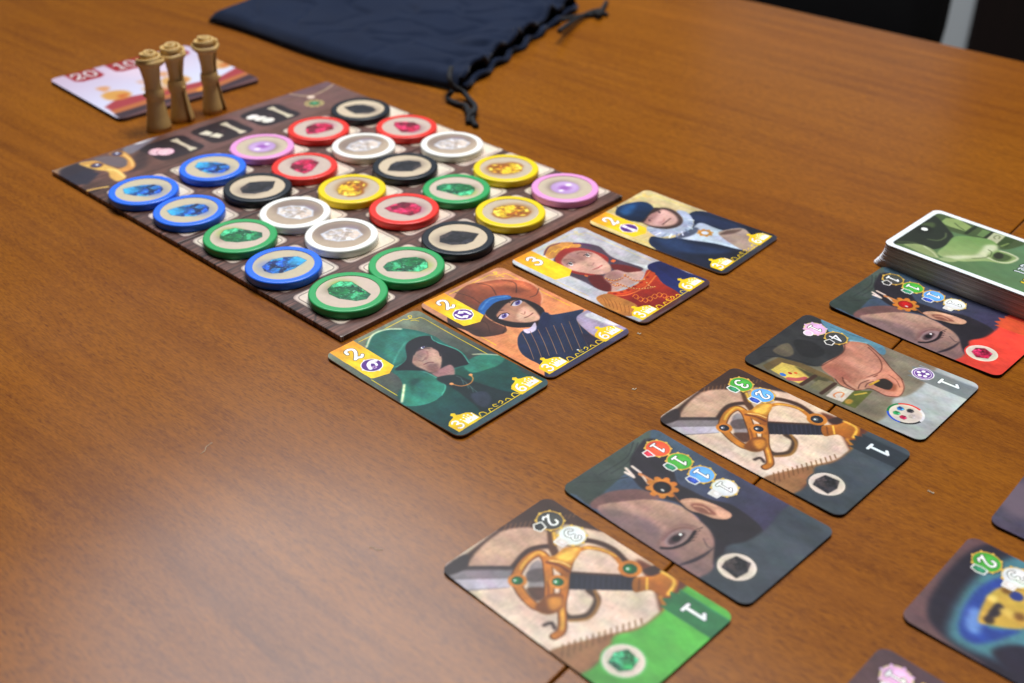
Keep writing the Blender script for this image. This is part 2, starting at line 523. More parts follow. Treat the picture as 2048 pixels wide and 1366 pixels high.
# tall dark cabinet against the wall
def dark_wood(name, c0, c1, rough=0.45):
    m = mat(name, c0, rough)
    t = NT(m); co = t.n('ShaderNodeTexCoord').outputs['Object']
    t.put(t.b.inputs['Base Color'], t.mix(t.noise(t.mapping(co, (40, 40, 3)), 1.0, 4), lin(c0), lin(c1)))
    return m
cabw = dark_wood("dark_cabinet_wood", (34, 22, 20), (20, 14, 14))
cab = empty('cabinet', E1 * cab_e1 + E2 * CAB_E2 + Vector((0, 0, FLOOR_Z)), TA)
tag(cab, 'tall dark brown wooden cabinet standing against the pale wall', 'cabinet')
bm_obj('carcass', box_mesh(0, 0.86, 0.02, WALL_E2 - CAB_E2 - 0.003, 0, 2.0, 0.004), cabw, cab)
for k in range(2):
    d = bm_obj('door', box_mesh(0.012 + k * 0.42, 0.424 + k * 0.42, -0.002, 0.018, 0.09, 1.96, 0.004), cabw, cab)
    bm_obj('handle', box_mesh(0.385 + k * 0.06, 0.397 + k * 0.06, -0.022, -0.0025, 0.98, 1.12, 0.004), mat("handle_metal", (120, 112, 100), 0.35, Metallic=1.0), d)
bm_obj('plinth', box_mesh(0.01, 0.85, 0.004, 0.0195, 0.0, 0.088), cabw, cab)

# black chair pushed against the far side of the table
blk = mat("black_leatherette", (17, 17, 22), 0.55)
t = NT(blk); t.bump(t.noise(t.n('ShaderNodeTexCoord').outputs['Object'], 260, 3), 0.3, 0.0006)
redge = Vector((math.sin(R(20.25)), math.cos(R(20.25)), 0)) * 1.10
ch_c = redge - E1 * 0.235
chair = empty('chair', Vector((ch_c.x, ch_c.y, FLOOR_Z)), TA)
tag(chair, 'black padded chair behind the far edge of the table', 'chair')
def pad(name, w, h, th, r, loc, parent, upright=True):
    n = 10; ring = []
    for cx, cy, a0 in ((w / 2 - r, h / 2 - r, 0), (-w / 2 + r, h / 2 - r, 90), (-w / 2 + r, -h / 2 + r, 180), (w / 2 - r, -h / 2 + r, 270)):
        for k in range(n + 1):
            a = R(a0 + 90 * k / n); ring.append((cx + r * math.cos(a), cy + r * math.sin(a)))
    vs, fs = [], []; m = len(ring)
    prof = [(0.90, -0.5), (0.97, -0.40), (1.0, -0.15), (1.0, 0.15), (0.97, 0.40), (0.90, 0.5)]
    for sc_, zz in prof:
        for x, y in ring:
            p = (x * sc_, y * sc_, zz * th)
            vs.append((p[0], -p[2], p[1]) if upright else p)
    for i in range(len(prof) - 1):
        for k in range(m):
            k2 = (k + 1) % m; fs.append((i * m + k, i * m + k2, (i + 1) * m + k2, (i + 1) * m + k))
    fs.append(tuple(range(m - 1, -1, -1))); fs.append(tuple((len(prof) - 1) * m + k for k in range(m)))
    ob = mesh_obj(name, vs, fs, blk, parent, smooth=True); ob.location = loc
    return ob
pad('backrest', 0.47, 0.25, 0.05, 0.10, (0, 0.0, 0.675), chair)
pad('seat', 0.46, 0.44, 0.06, 0.06, (0, -0.245, 0.335), chair, False)
legm = mat("black_metal", (20, 20, 22), 0.4)
for sx in (-1, 1):
    vs, fs = tube([(sx * 0.2, -0.43, 0.002), (sx * 0.19, -0.42, 0.31)], 0.014); mesh_obj('leg', vs, fs, legm, chair, True)
    vs, fs = tube([(sx * 0.2, 0.06, 0.002), (sx * 0.19, -0.02, 0.30), (sx * 0.16, 0.034, 0.48), (sx * 0.13, 0.034, 0.70)], 0.014); mesh_obj('leg', vs, fs, legm, chair, True)

# the table: two leaves that meet in a seam, apron and legs
WOOD = wood_table()
table = empty('table', (0, 0, FLOOR_Z), TA)
tag(table, 'orange brown stained wood table with a dark seam between its leaves', 'table')
TZ = -FLOOR_Z
def leaf(x0, x1):
    bmm = box_mesh(x0, x1, -0.42, EDGE, TZ - 0.026, TZ, 0.0005, 2)
    return bm_obj('table_leaf', bmm, WOOD, table, False)
leaf(-0.95, SEAM - 0.0003)
leaf(SEAM + 0.0003, 0.62)
bm_obj('runner', box_mesh(-0.80, 0.50, 0.10, 0.16, TZ - 0.066, TZ - 0.0262), WOOD, table)
for ya, yb in ((-0.36, -0.34), (EDGE - 0.08, EDGE - 0.06)):
    bm_obj('apron', box_mesh(-0.86, 0.53, ya, yb, TZ - 0.10, TZ - 0.0262), WOOD, table)
for xa in (-0.93, 0.54):
    for ya in (-0.39, EDGE - 0.09):
        bm_obj('leg', box_mesh(xa, xa + 0.06, ya, ya + 0.06, 0.0, TZ - 0.0262, 0.004), WOOD, table)

# ------------------------------------------------------------------ cards
CW, CL, CT = 44.0, 69.0, 0.42                       # mm
EDGEW = mat("card_edge", (196, 192, 188), 0.7)
EDGED = mat("card_edge_dark", (46, 44, 46), 0.6)
POSE = {  # centre x, y (mm), direction of the long side (degrees)
    'R1': (-26.4, 339.47, -43.22), 'R2': (4.21, 373.91, -44.32), 'R3': (38.77, 409.94, -42.71), 'R4': (72.37, 447.97, -40.43),
    'D1': (20.51, 232.18, -44.24), 'D2': (55.2, 267.02, -45.07), 'D3': (88.04, 303.49, -43.95), 'D4': (121.96, 340.46, -42.7), 'D5': (160.25, 377.94, -44.0)}
def corner_pose(px, py, which, ang, z=0.4):
    """centre of a card from the ground position (mm) of its left or top corner"""
    u = (math.cos(R(ang)), math.sin(R(ang))); v = (-u[1], u[0])
    s = 0.5 if which == 'L' else -0.5
    return (px + u[0] * CL / 2 + v[0] * CW * s, py + u[1] * CL / 2 + v[1] * CW * s, ang)
POSE['E2'] = corner_pose(104.2, 224.1, 'L', -42.5)
POSE['E1'] = corner_pose(140.9, 262.6, 'L', -40.5)
POSE['E3'] = corner_pose(97.0, 214.0, 'T', -43.0)
POSE['K'] = corner_pose(148.6, 420.0, 'L', -44.2)
CROP = dict(R1=(640, 610, 4), R2=(820, 520, 4), R3=(1000, 440, 4), R4=(1140, 360, 4), D1=(860, 980, 3.2), D2=(1100, 850, 3.2), D3=(1300, 720, 3.2),
            D4=(1470, 620, 4), D5=(1640, 530, 5.02), E1=(1640, 900, 2.931), E2=(1640, 900, 2.931), E3=(1640, 900, 2.931), K=(1740, 400, 5.69))

def conv_for(k, z=0.0004, W=CW, L=CL, flip=None):
    x, y, a = POSE[k]; ox, oy, s = CROP[k]
    u = Vector((math.cos(R(a)), math.sin(R(a)))); v = Vector((-u.y, u.x))
    fl = (k[0] != 'R') if flip is None else flip
    def f(p):
        q = bp(ox + p[0] / s, oy + p[1] / s, z)
        d = Vector((q.x * 1000 - x, q.y * 1000 - y))
        X, Y = d.dot(v) + W / 2, d.dot(u) + L / 2
        return (W - X, L - Y) if fl else (X, Y)
    return f

def card_mesh(name, W=CW, L=CL, th=CT, r=3.2, curl=(0.6, 0.15, 0.0), mats=None):
    """sheet with rounded corners, slightly curled; +Y is the top of the print"""
    ys = []
    for k in range(7): ys.append(-L / 2 + r * (1 - math.cos(R(15 * k))))
    n = 10
    for k in range(1, n): ys.append(-L / 2 + r + (L - 2 * r) * k / n)
    for k in range(6, -1, -1): ys.append(L / 2 - r * (1 - math.cos(R(15 * k))))
    cols = [-1, -0.6, -0.2, 0.2, 0.6, 1]
    vs, uv, fs, mi = [], [], [], []
    def zf(x, y):
        return curl[0] * (2 * y / L) ** 2 + curl[1] * (2 * x / W) ** 2 + curl[2] * (2 * y / L) * (2 * x / W) + abs(curl[2]) * 0.5
    for side in (1, 0):
        for y in ys:
            e = L / 2 - abs(y)
            hw = W / 2 - (r - math.sqrt(max(r * r - (r - e) ** 2, 0)) if e < r else 0)
            for c in cols:
                x = c * hw
                vs.append((x * MM, y * MM, (zf(x, y) + (th if side else 0) + 0.03) * MM))
                uv.append((x / W + 0.5, y / L + 0.5))
    m = len(cols); N = len(ys) * m
    for i in range(len(ys) - 1):
        for k in range(m - 1):
            a = i * m + k
            fs.append((a, a + 1, a + m + 1, a + m)); mi.append(0)
            fs.append((N + a + m, N + a + m + 1, N + a + 1, N + a)); mi.append(1)
    per = [k for k in range(m)] + [i * m + m - 1 for i in range(1, len(ys))] + [(len(ys) - 1) * m + k for k in range(m - 2, -1, -1)] + [i * m for i in range(len(ys) - 2, 0, -1)]
    for i in range(len(per)):
        a, b = per[i], per[(i + 1) % len(per)]
        fs.append((a, N + a, N + b, b)); mi.append(1)
    return mesh_obj(name, vs, fs, mats, None, False, uv, mi)

def place_card(o, k, z=0.0):
    x, y, a = POSE[k]
    o.location = (x * MM, y * MM, z)
    o.rotation_euler = (0, 0, R(a + (90 if k[0] == 'R' else -90)))
    return o

# ---- art shared by the portrait cards
def royal_base(cv, digit, icon):
    S = cv.grad((6, 0), (9, 10), (240, 150, 30), (246, 200, 30))
    n = vnoise(cv.H, cv.W, 20, 5, 3)[..., None]
    S = np.clip(S * (0.93 + 0.16 * n), 0, 1)
    cv.ppoly([(2.3, -1), (13.4, -1), (13.5, 21.9), (9.2, 24.4), (3.4, 22.8), (2.6, 22.2)], S)
    text(cv, digit, 8.0, 6.6, 7.0, 1.2, edge=(96, 74, 46), ew=0.26)
    if icon:
        cv.ell(8.1, 16.3, 4.0, 4.0, (245, 240, 245))
        for a in range(4):
            cv.ell(8.1 + 4.0 * math.cos(a * math.pi / 2), 16.3 + 4.0 * math.sin(a * math.pi / 2), .5, .5, (245, 240, 245))
        cv.ell(8.1, 16.3, 3.65, 3.65, (88, 44, 132))
        if icon == 'turn':
            for s in (1, -1):
                cv.line([(8.1 + s * 2.2, 16.3 + s * 1.6), (8.1 + s * 2.0, 16.3 - s * .9), (8.1 + s * .3, 16.3 - s * 1.9)], 1.1, (246, 242, 248), mm=True)
                cv.ppoly([(8.1 + s * .9, 16.3 - s * 3.1), (8.1 - s * 1.3, 16.3 - s * 1.8), (8.1 + s * .7, 16.3 - s * .4)], (246, 242, 248))
        elif icon == 'hand':
            cv.line([(10.9, 15.0), (9.2, 14.4), (7.4, 15.4), (6.4, 17.6)], 1.5, (246, 242, 248), mm=True)
            cv.line([(8.6, 14.6), (9.8, 16.0), (9.4, 17.4)], 1.0, (246, 242, 248), mm=True)
            cv.ell(8.0, 17.9, .9, .9, (190, 150, 205)); cv.ell(8.0, 17.9, .4, .4, (92, 50, 135))
        else:
            cv.ppoly([(7.0, 13.0), (9.2, 13.0), (8.75, 16.3), (9.4, 19.6), (6.8, 19.6), (7.45, 16.3)], (246, 242, 248))
            cv.line([(7.5, 15.4), (8.7, 15.4)], .3, (170, 140, 190), mm=True)

def royal_frame(cv, col=(235, 205, 40), bottom=(52, 50, 58)):
    for p in ([(14.2, 2.0), (36, 2.0)], [(41.8, 7.5), (41.8, 40)], [(2.2, 23), (2.2, 40)]):
        cv.line(p, 0.28, col, mm=True, sm=False)
    cv.line([(36, 2.0), (36.8, 3.0), (38.4, 3.2), (39.6, 2.4), (38.6, 1.6), (38.2, 3.6), (39.6, 5.0), (41.2, 5.4), (41.8, 7.5)], .3, col, mm=True)
    cv.line([(37.2, 4.6), (38.6, 5.4), (39.2, 6.9)], .3, col, mm=True)

def royal_badges(cv, bottom=(56, 66, 72)):
    cv.ppoly([(0, 66.6), (44, 66.2), (44, 69), (0, 69)], bottom, 0.3, .85)
    cv.line([(2, 66.3), (42, 65.9)], .35, (236, 200, 30), mm=True, sm=False)
    Y = (240, 200, 20)
    for ox, d in ((0, '3'), (29.6, '6')):
        cv.ppoly([(2.0 + ox, 66.6), (2.0 + ox, 61.6), (3.6 + ox, 60.2), (6.0 + ox, 59.4), (6.7 + ox, 58.9), (6.4 + ox, 57.8), (7.4 + ox, 57.0), (8.4 + ox, 57.8), (8.1 + ox, 58.9),
                  (8.8 + ox, 59.4), (11.2 + ox, 60.2), (12.6 + ox, 61.6), (12.6 + ox, 66.4)], Y)
        text(cv, d, 4.7 + ox, 63.2, 4.7, 0.72, edge=(190, 140, 60), ew=0.14)
        crown(cv, 9.7 + ox, 63.4, 5.0, 3.9, (250, 248, 242))
    for s in (-1, 1):
        x = 22.2
        cv.line([(x + s * 9.2, 65.6), (x + s * 8.2, 63.8), (x + s * 6.9, 64.2), (x + s * 6.6, 65.7)], .38, Y, mm=True)
        cv.line([(x + s * 5.0, 65.8), (x + s * 4.2, 64.3), (x + s * 3.2, 65.0)], .38, Y, mm=True)
        cv.line([(x + s * .6, 64.2), (x + s * 1.6, 63.6), (x + s * 2.0, 64.7), (x + s * .9, 65.3)], .35, Y, mm=True)

def shade(cv, pts, col, f=0.8, a=0.5, sm=True):
    cv.poly(pts, col, f, a, sm)

def art_R1():
    cv = Canvas(CW, CL, 8, (110, 118, 104), conv_for('R1'))
    cv.a = cv.grad((22, 0), (22, 44), (128, 134, 116), (56, 64, 64))
    royal_frame(cv)
    G, GD, GL = (38, 104, 92), (22, 62, 60), (86, 165, 150)
    cv.poly([(640, 780), (690, 640), (900, 560), (1200, 470), (1460, 405), (1560, 470), (1640, 560), (1830, 620), (1820, 720), (1180, 1080), (1060, 1060)], (32, 84, 76), .25, to=[(900, 560), (1200, 1000)], c2=(30, 62, 66))
    cv.poly([(1150, 490), (1230, 420), (1340, 395), (1470, 420), (1440, 480), (1330, 520), (1220, 545)], (56, 126, 108), .2)
    cv.line([(1220, 398), (1320, 396), (1430, 405)], .5, (225, 228, 190), .2)
    cv.poly([(560, 520), (700, 520), (880, 555), (1000, 640), (980, 720), (890, 785), (750, 815), (650, 790), (665, 660), (630, 580)], G, .15, to=[(650, 560), (960, 780)], c2=(62, 138, 122))
    cv.poly([(720, 600), (820, 590), (760, 640), (740, 720)], GD, .6, .6)
    cv.line([(655, 780), (664, 720), (675, 640)], .9, (226, 232, 196), .2)
    cv.line([(630, 530), (760, 525), (880, 555), (1000, 640), (975, 725)], .5, GL, .15)
    cv.poly([(368, 345), (420, 250), (540, 203), (720, 205), (900, 250), (1000, 310), (1140, 380), (1195, 468), (1130, 500), (960, 560), (880, 535), (590, 528), (480, 450)], G, .12, to=[(420, 250), (900, 480)], c2=(40, 98, 90))
    cv.poly([(560, 260), (700, 225), (860, 250), (740, 290), (680, 400), (590, 480), (520, 400)], (60, 132, 120), .9, .8)
    cv.line([(372, 350), (420, 255), (530, 210), (650, 204)], .8, (232, 236, 205), .2)
    cv.line([(680, 310), (620, 400), (585, 500), (690, 450), (695, 340)], .5, GL, .3)
    cv.poly([(688, 325), (780, 265), (890, 256), (930, 300), (1110, 370), (1190, 465), (1130, 490), (1060, 510), (960, 560), (880, 530), (700, 525), (600, 520), (690, 440)], (30, 32, 40), .1)
    cv.line([(890, 256), (925, 298), (1110, 368), (1192, 465)], .45, GL, .12)
    cv.poly([(735, 445), (770, 380), (850, 345), (920, 350), (970, 400), (972, 470), (955, 520), (890, 540), (820, 515), (760, 485)], (190, 156, 142), .3)
    cv.poly([(735, 445), (770, 380), (850, 345), (840, 400), (800, 470), (780, 490)], (140, 108, 108), .7, .7)
    cv.poly([(950, 520), (1040, 478), (1078, 520), (1065, 575), (960, 585), (895, 548)], (160, 128, 128), .3)
    cv.poly([(900, 345), (960, 380), (985, 440), (1010, 400), (950, 330)], (38, 36, 44), .2)
    cv.poly([(745, 460), (800, 440), (850, 420), (840, 460), (790, 480)], (204, 168, 152), .5, .8); cv.poly([(895, 380), (950, 400), (960, 470), (920, 440)], (206, 172, 156), .6, .8)
    cv.poly([(850, 490), (930, 470), (955, 520), (900, 542)], (128, 96, 92), .5, .7)
    for a_, b_, c_ in (((700, 330), (735, 400), (725, 470)), ((760, 290), (770, 340), (750, 400)), ((800, 280), (830, 310), (800, 345)), ((880, 290), (940, 340), (965, 410)), ((920, 300), (985, 360), (990, 450))): cv.line([a_, b_, c_], .55, (34, 32, 40), .15)
    cv.line([(780, 372), (830, 352), (880, 352)], .5, (70, 50, 56), .2); cv.line([(855, 372), (862, 410), (848, 440)], .5, (150, 112, 106), .25)
    cv.line([(790, 352), (820, 338), (856, 334)], .5, (60, 50, 70), .1); cv.ell(*cv.conv((822, 345)), .8, .55, (235, 235, 240)); cv.ell(*cv.conv((826, 343)), .5, .5, (70, 60, 110))
    cv.line([(832, 478), (870, 462), (908, 462)], .38, (110, 62, 66), .1); cv.line([(790, 445), (820, 450), (850, 420)], .35, (140, 100, 98), .15)
    cv.poly([(930, 592), (1080, 560), (1190, 600), (1450, 690), (1600, 740), (1340, 890), (1240, 810), (1080, 680)], (32, 46, 50), .3)
    for i in range(5):
        cv.line([(1090 + 40 * i, 570 + 32 * i), (1130 + 40 * i, 590 + 36 * i), (1150 + 38 * i, 640 + 30 * i)], .3, (78, 104, 104), .1)
    cv.poly([(1210, 720), (1320, 700), (1370, 760), (1330, 830), (1250, 800)], (58, 66, 80), .4)
    cv.line([(1050, 634), (1130, 652), (1200, 632), (1224, 592), (1200, 560)], .45, (205, 140, 80), .08)
    for p in ((1052, 634), (1205, 562)): cv.ell(*cv.conv(p), .75, .75, (222, 160, 110), feather=.1)
    cv.deep(1, 1.12)
    royal_base(cv, '2', 'hand'); royal_badges(cv, (62, 84, 92)); cv.tex(1, .10)
    return cv

def art_R2():
    cv = Canvas(CW, CL, 8, (214, 160, 122), conv_for('R2'))
    cv.a = cv.grad((10, 0), (30, 50), (196, 150, 124), (226, 158, 110))
    royal_frame(cv)
    cv.poly([(335, 345), (400, 250), (520, 190), (740, 160), (900, 170), (1005, 215), (1055, 285), (1050, 350), (1010, 385), (900, 320), (700, 330), (600, 430), (650, 490), (770, 545), (740, 592), (560, 618), (440, 565), (320, 525), (300, 460)],
            (196, 116, 84), .12, to=[(900, 200), (380, 540)], c2=(74, 56, 54))
    cv.poly([(420, 290), (620, 230), (800, 215), (940, 260), (760, 275), (600, 330), (520, 370)], (140, 84, 62), 1.2, .8)
    cv.poly([(560, 210), (760, 178), (900, 190), (980, 240), (860, 215), (700, 215)], (222, 142, 104), .9, .8)
    cv.line([(520, 192), (720, 160), (900, 170), (1005, 215), (1055, 290), (1050, 350)], .5, (240, 190, 160), .2)
    for s in ([(365, 270), (480, 300), (560, 350)], [(530, 195), (640, 215), (690, 285)], [(730, 165), (840, 190), (850, 265)], [(960, 300), (1010, 280), (1030, 230)], [(440, 480), (600, 500), (640, 590)], [(660, 490), (760, 530), (740, 590)]):
        cv.line(s, .3, (70, 46, 40), .08)
    cv.poly([(600, 430), (680, 335), (800, 300), (960, 330), (1075, 405), (1040, 520), (940, 540), (820, 540), (700, 505)], (44, 34, 40), .15)
    cv.poly([(543, 412), (572, 348), (650, 300), (780, 285), (805, 312), (690, 340), (615, 405), (592, 442)], (58, 112, 170), .08)
    cv.line([(570, 400), (640, 320), (780, 295)], .5, (120, 165, 210), .3)
    cv.poly([(692, 455), (730, 390), (800, 335), (890, 325), (970, 375), (1032, 445), (1030, 480), (920, 502), (790, 492)], (186, 144, 124), .25)
    cv.poly([(850, 470), (900, 380), (970, 380), (1032, 445), (1028, 482), (930, 500)], (228, 190, 168), .5, .9)
    cv.line([(800, 345), (790, 340), (760, 352)], .4, (50, 36, 40), .1)
    for dx, dy in ((0, 0), (108, -104)):
        e = lambda *pp: [(x + dx, y + dy) for x, y in pp]
        cv.poly(e((705, 468), (728, 440), (770, 428), (792, 436), (772, 462), (738, 474)), (214, 206, 220), .08)
        cv.poly(e((735, 462), (740, 438), (768, 430), (772, 452), (752, 466)), (92, 80, 140), .08); cv.ell(*cv.conv((754 + dx, 446 + dy)), .35, .4, (24, 20, 40)); cv.ell(*cv.conv((748 + dx, 440 + dy)), .18, .18, (245, 245, 250))
        cv.line(e((700, 470), (726, 438), (770, 425), (796, 436)), .45, (46, 32, 38), .06)
    cv.line([(690, 428), (712, 408), (745, 404)], .4, (60, 42, 42), .1)
    cv.line([(915, 465), (950, 450), (985, 425)], .35, (110, 60, 56), .08); cv.line([(890, 430), (915, 435), (920, 415)], .3, (130, 84, 72), .1)
    cv.poly([(860, 645), (905, 565), (1010, 540), (1060, 420), (1130, 440), (1270, 420), (1390, 402), (1340, 480), (1400, 560), (1540, 660), (1740, 640), (1730, 660), (1150, 960), (1060, 860), (900, 760)], (48, 62, 92), .1,
            to=[(1060, 420), (1300, 850)], c2=(38, 48, 76))
    cv.poly([(905, 560), (960, 545), (1000, 500), (1010, 560), (940, 590)], (215, 205, 220), .1)
    cv.poly([(1010, 560), (1070, 430), (1120, 450), (1100, 590), (1040, 610)], (40, 50, 82), .2)
    for i in range(9):
        x = 880 + 62 * i
        cv.line([(x + 20, 590 - 16 * i), (x + 70, 690 - 12 * i), (x + 110, 800 - 14 * i)], .26, (150, 118, 96), .04)
    cv.poly([(1330, 475), (1380, 425), (1450, 415), (1690, 525), (1760, 590), (1650, 660), (1520, 640), (1400, 560)], (176, 164, 186), .15)
    cv.poly([(1400, 450), (1480, 430), (1680, 525), (1600, 530), (1500, 490)], (226, 224, 232), .4)
    cv.poly([(1370, 600), (1480, 620), (1540, 680), (1450, 720)], (50, 44, 66), .5)
    cv.deep(2)
    royal_base(cv, '2', 'turn'); royal_badges(cv, (60, 56, 82)); cv.tex(2, .08)
    cv.ell(*cv.conv((1342, 727)), .4, .4, (215, 220, 225))
    return cv

def art_R3():
    cv = Canvas(CW, CL, 8, (205, 205, 210), conv_for('R3'))
    cv.a = cv.grad((0, 10), (44, 40), (206, 208, 214), (188, 184, 188))
    royal_frame(cv, (222, 205, 140))
    cv.poly([(900, 330), (1210, 370), (1160, 390), (880, 300)], (232, 236, 240), .5)
    cv.poly([(430, 320), (480, 215), (620, 190), (790, 215), (900, 300), (1140, 385), (1080, 420), (960, 420), (880, 560), (800, 560), (680, 500), (560, 450), (430, 410)], (92, 76, 90), .2)
    cv.poly([(350, 275), (395, 215), (500, 188), (625, 193), (640, 222), (520, 245), (440, 305), (395, 318)], (200, 150, 88), .1)
    cv.line([(352, 290), (390, 225), (480, 195)], .5, (90, 50, 100), .1); cv.line([(590, 195), (640, 195), (720, 210)], .9, (98, 56, 100), .15)
    for i in range(4): cv.line([(390 + 50 * i, 285 - 18 * i), (420 + 50 * i, 255 - 16 * i), (440 + 50 * i, 262 - 18 * i)], .3, (235, 190, 70), .05)
    cv.poly([(880, 360), (1000, 362), (1130, 400), (1080, 425), (960, 425)], (112, 44, 44), .2)
    cv.poly([(705, 460), (800, 440), (905, 510), (890, 570), (830, 570), (750, 530)], (108, 42, 42), .2)
    cv.poly([(440, 320), (500, 245), (620, 228), (760, 255), (870, 315), (780, 430), (640, 440), (500, 390)], (158, 62, 56), .1)
    cv.poly([(490, 340), (540, 280), (640, 250), (760, 270), (860, 340), (890, 392), (868, 424), (790, 437), (640, 420), (540, 390)], (214, 176, 162), .3)
    cv.poly([(490, 340), (540, 280), (640, 250), (740, 262), (700, 310), (580, 360), (530, 385)], (160, 122, 118), .8, .7)
    for p in ((565, 355), (700, 285)):
        cv.ell(*cv.conv(p), .9, 1.5, (235, 230, 230), rot=.5); cv.ell(*cv.conv(p), .75, .9, (62, 48, 52)); cv.line([(p[0] - 32, p[1] + 4), (p[0], p[1] - 14), (p[0] + 36, p[1] - 12)], .35, (56, 40, 44), .06)
    cv.line([(510, 325), (540, 318), (580, 322)], .3, (120, 84, 80), .1); cv.line([(615, 278), (640, 262), (690, 262)], .3, (120, 84, 80), .1)
    cv.line([(700, 362), (735, 366), (752, 345)], .4, (168, 128, 124), .15); cv.line([(745, 398), (780, 385), (815, 365)], .55, (176, 96, 96), .12)
    cv.poly([(830, 455), (920, 400), (1020, 420), (1150, 415), (1110, 490), (980, 545), (900, 575), (885, 515)], (204, 170, 160), .2)
    cv.poly([(830, 455), (900, 410), (980, 430), (950, 490), (890, 520)], (160, 120, 116), .6, .6)
    cv.poly([(1180, 385), (1230, 342), (1320, 342), (1500, 430), (1700, 500), (1640, 600), (1430, 650), (1290, 500)], (36, 40, 88), .15, to=[(1230, 342), (1500, 560)], c2=(46, 58, 112))
    for i in range(6): cv.line([(1230 + 30 * i, 350 + 6 * i), (1330 + 40 * i, 430 + 10 * i), (1460 + 30 * i, 530 + 6 * i)], .35, (28, 30, 66), .2, .7)
    cv.poly([(870, 590), (1000, 560), (1130, 490), (1180, 400), (1255, 450), (1300, 510), (1450, 630), (1230, 770), (1080, 720), (920, 640)], (178, 66, 40), .1, to=[(1130, 480), (1250, 720)], c2=(128, 38, 36))
    cv.line([(880, 590), (1000, 585), (1140, 520), (1220, 430)], 2.2, (196, 86, 44), .08); cv.line([(880, 606), (1010, 604), (1160, 540), (1245, 450)], .7, (222, 130, 74), .1)
    cv.line([(870, 578), (990, 570), (1120, 500), (1200, 410)], .4, (228, 150, 70), .1)
    for i in range(6): cv.ell(*cv.conv((920 + 52 * i, 590 - 6 * i - 4 * i * i)), .8, .8, (160, 50, 30), feather=.1)
    for i in range(9):
        a = i * .9; cx, cy = 1090 + 38 * i, 620 + 26 * math.sin(a) + 3 * i
        cv.line([(cx - 30, cy), (cx - 8, cy - 22), (cx + 16, cy - 4), (cx, cy + 16), (cx - 16, cy + 6)], .28, (228, 150, 62), .04)
    for a, b, n in (((850, 470), (1000, 450), 8), ((1000, 440), (1150, 480), 8), ((940, 510), (1230, 545), 14), ((1160, 480), (1240, 540), 6), ((870, 480), (960, 520), 6)):
        for i in range(n):
            t_ = i / (n - 1); p = (a[0] + (b[0] - a[0]) * t_, a[1] + (b[1] - a[1]) * t_ + 26 * math.sin(math.pi * t_))
            cv.ell(*cv.conv(p), .55, .55, (176, 92, 50)); cv.ell(*cv.conv((p[0] - 3, p[1] - 3)), .25, .25, (245, 210, 150))
    for p in ((690, 448), (900, 332), (910, 325)): cv.ell(*cv.conv(p), .6, .9, (220, 130, 80), feather=.06)
    cv.poly([(770, 635), (850, 592), (930, 612), (1095, 690), (1060, 780), (900, 740)], (186, 132, 76), .12)
    for i in range(7): cv.line([(800 + 38 * i, 610 + 14 * i), (830 + 34 * i, 640 + 16 * i), (850 + 30 * i, 690 + 12 * i)], .22, (140, 92, 48), .05)
    cv.deep(3)
    royal_base(cv, '3', None); royal_badges(cv, (74, 46, 48)); cv.tex(3, .07)
    return cv

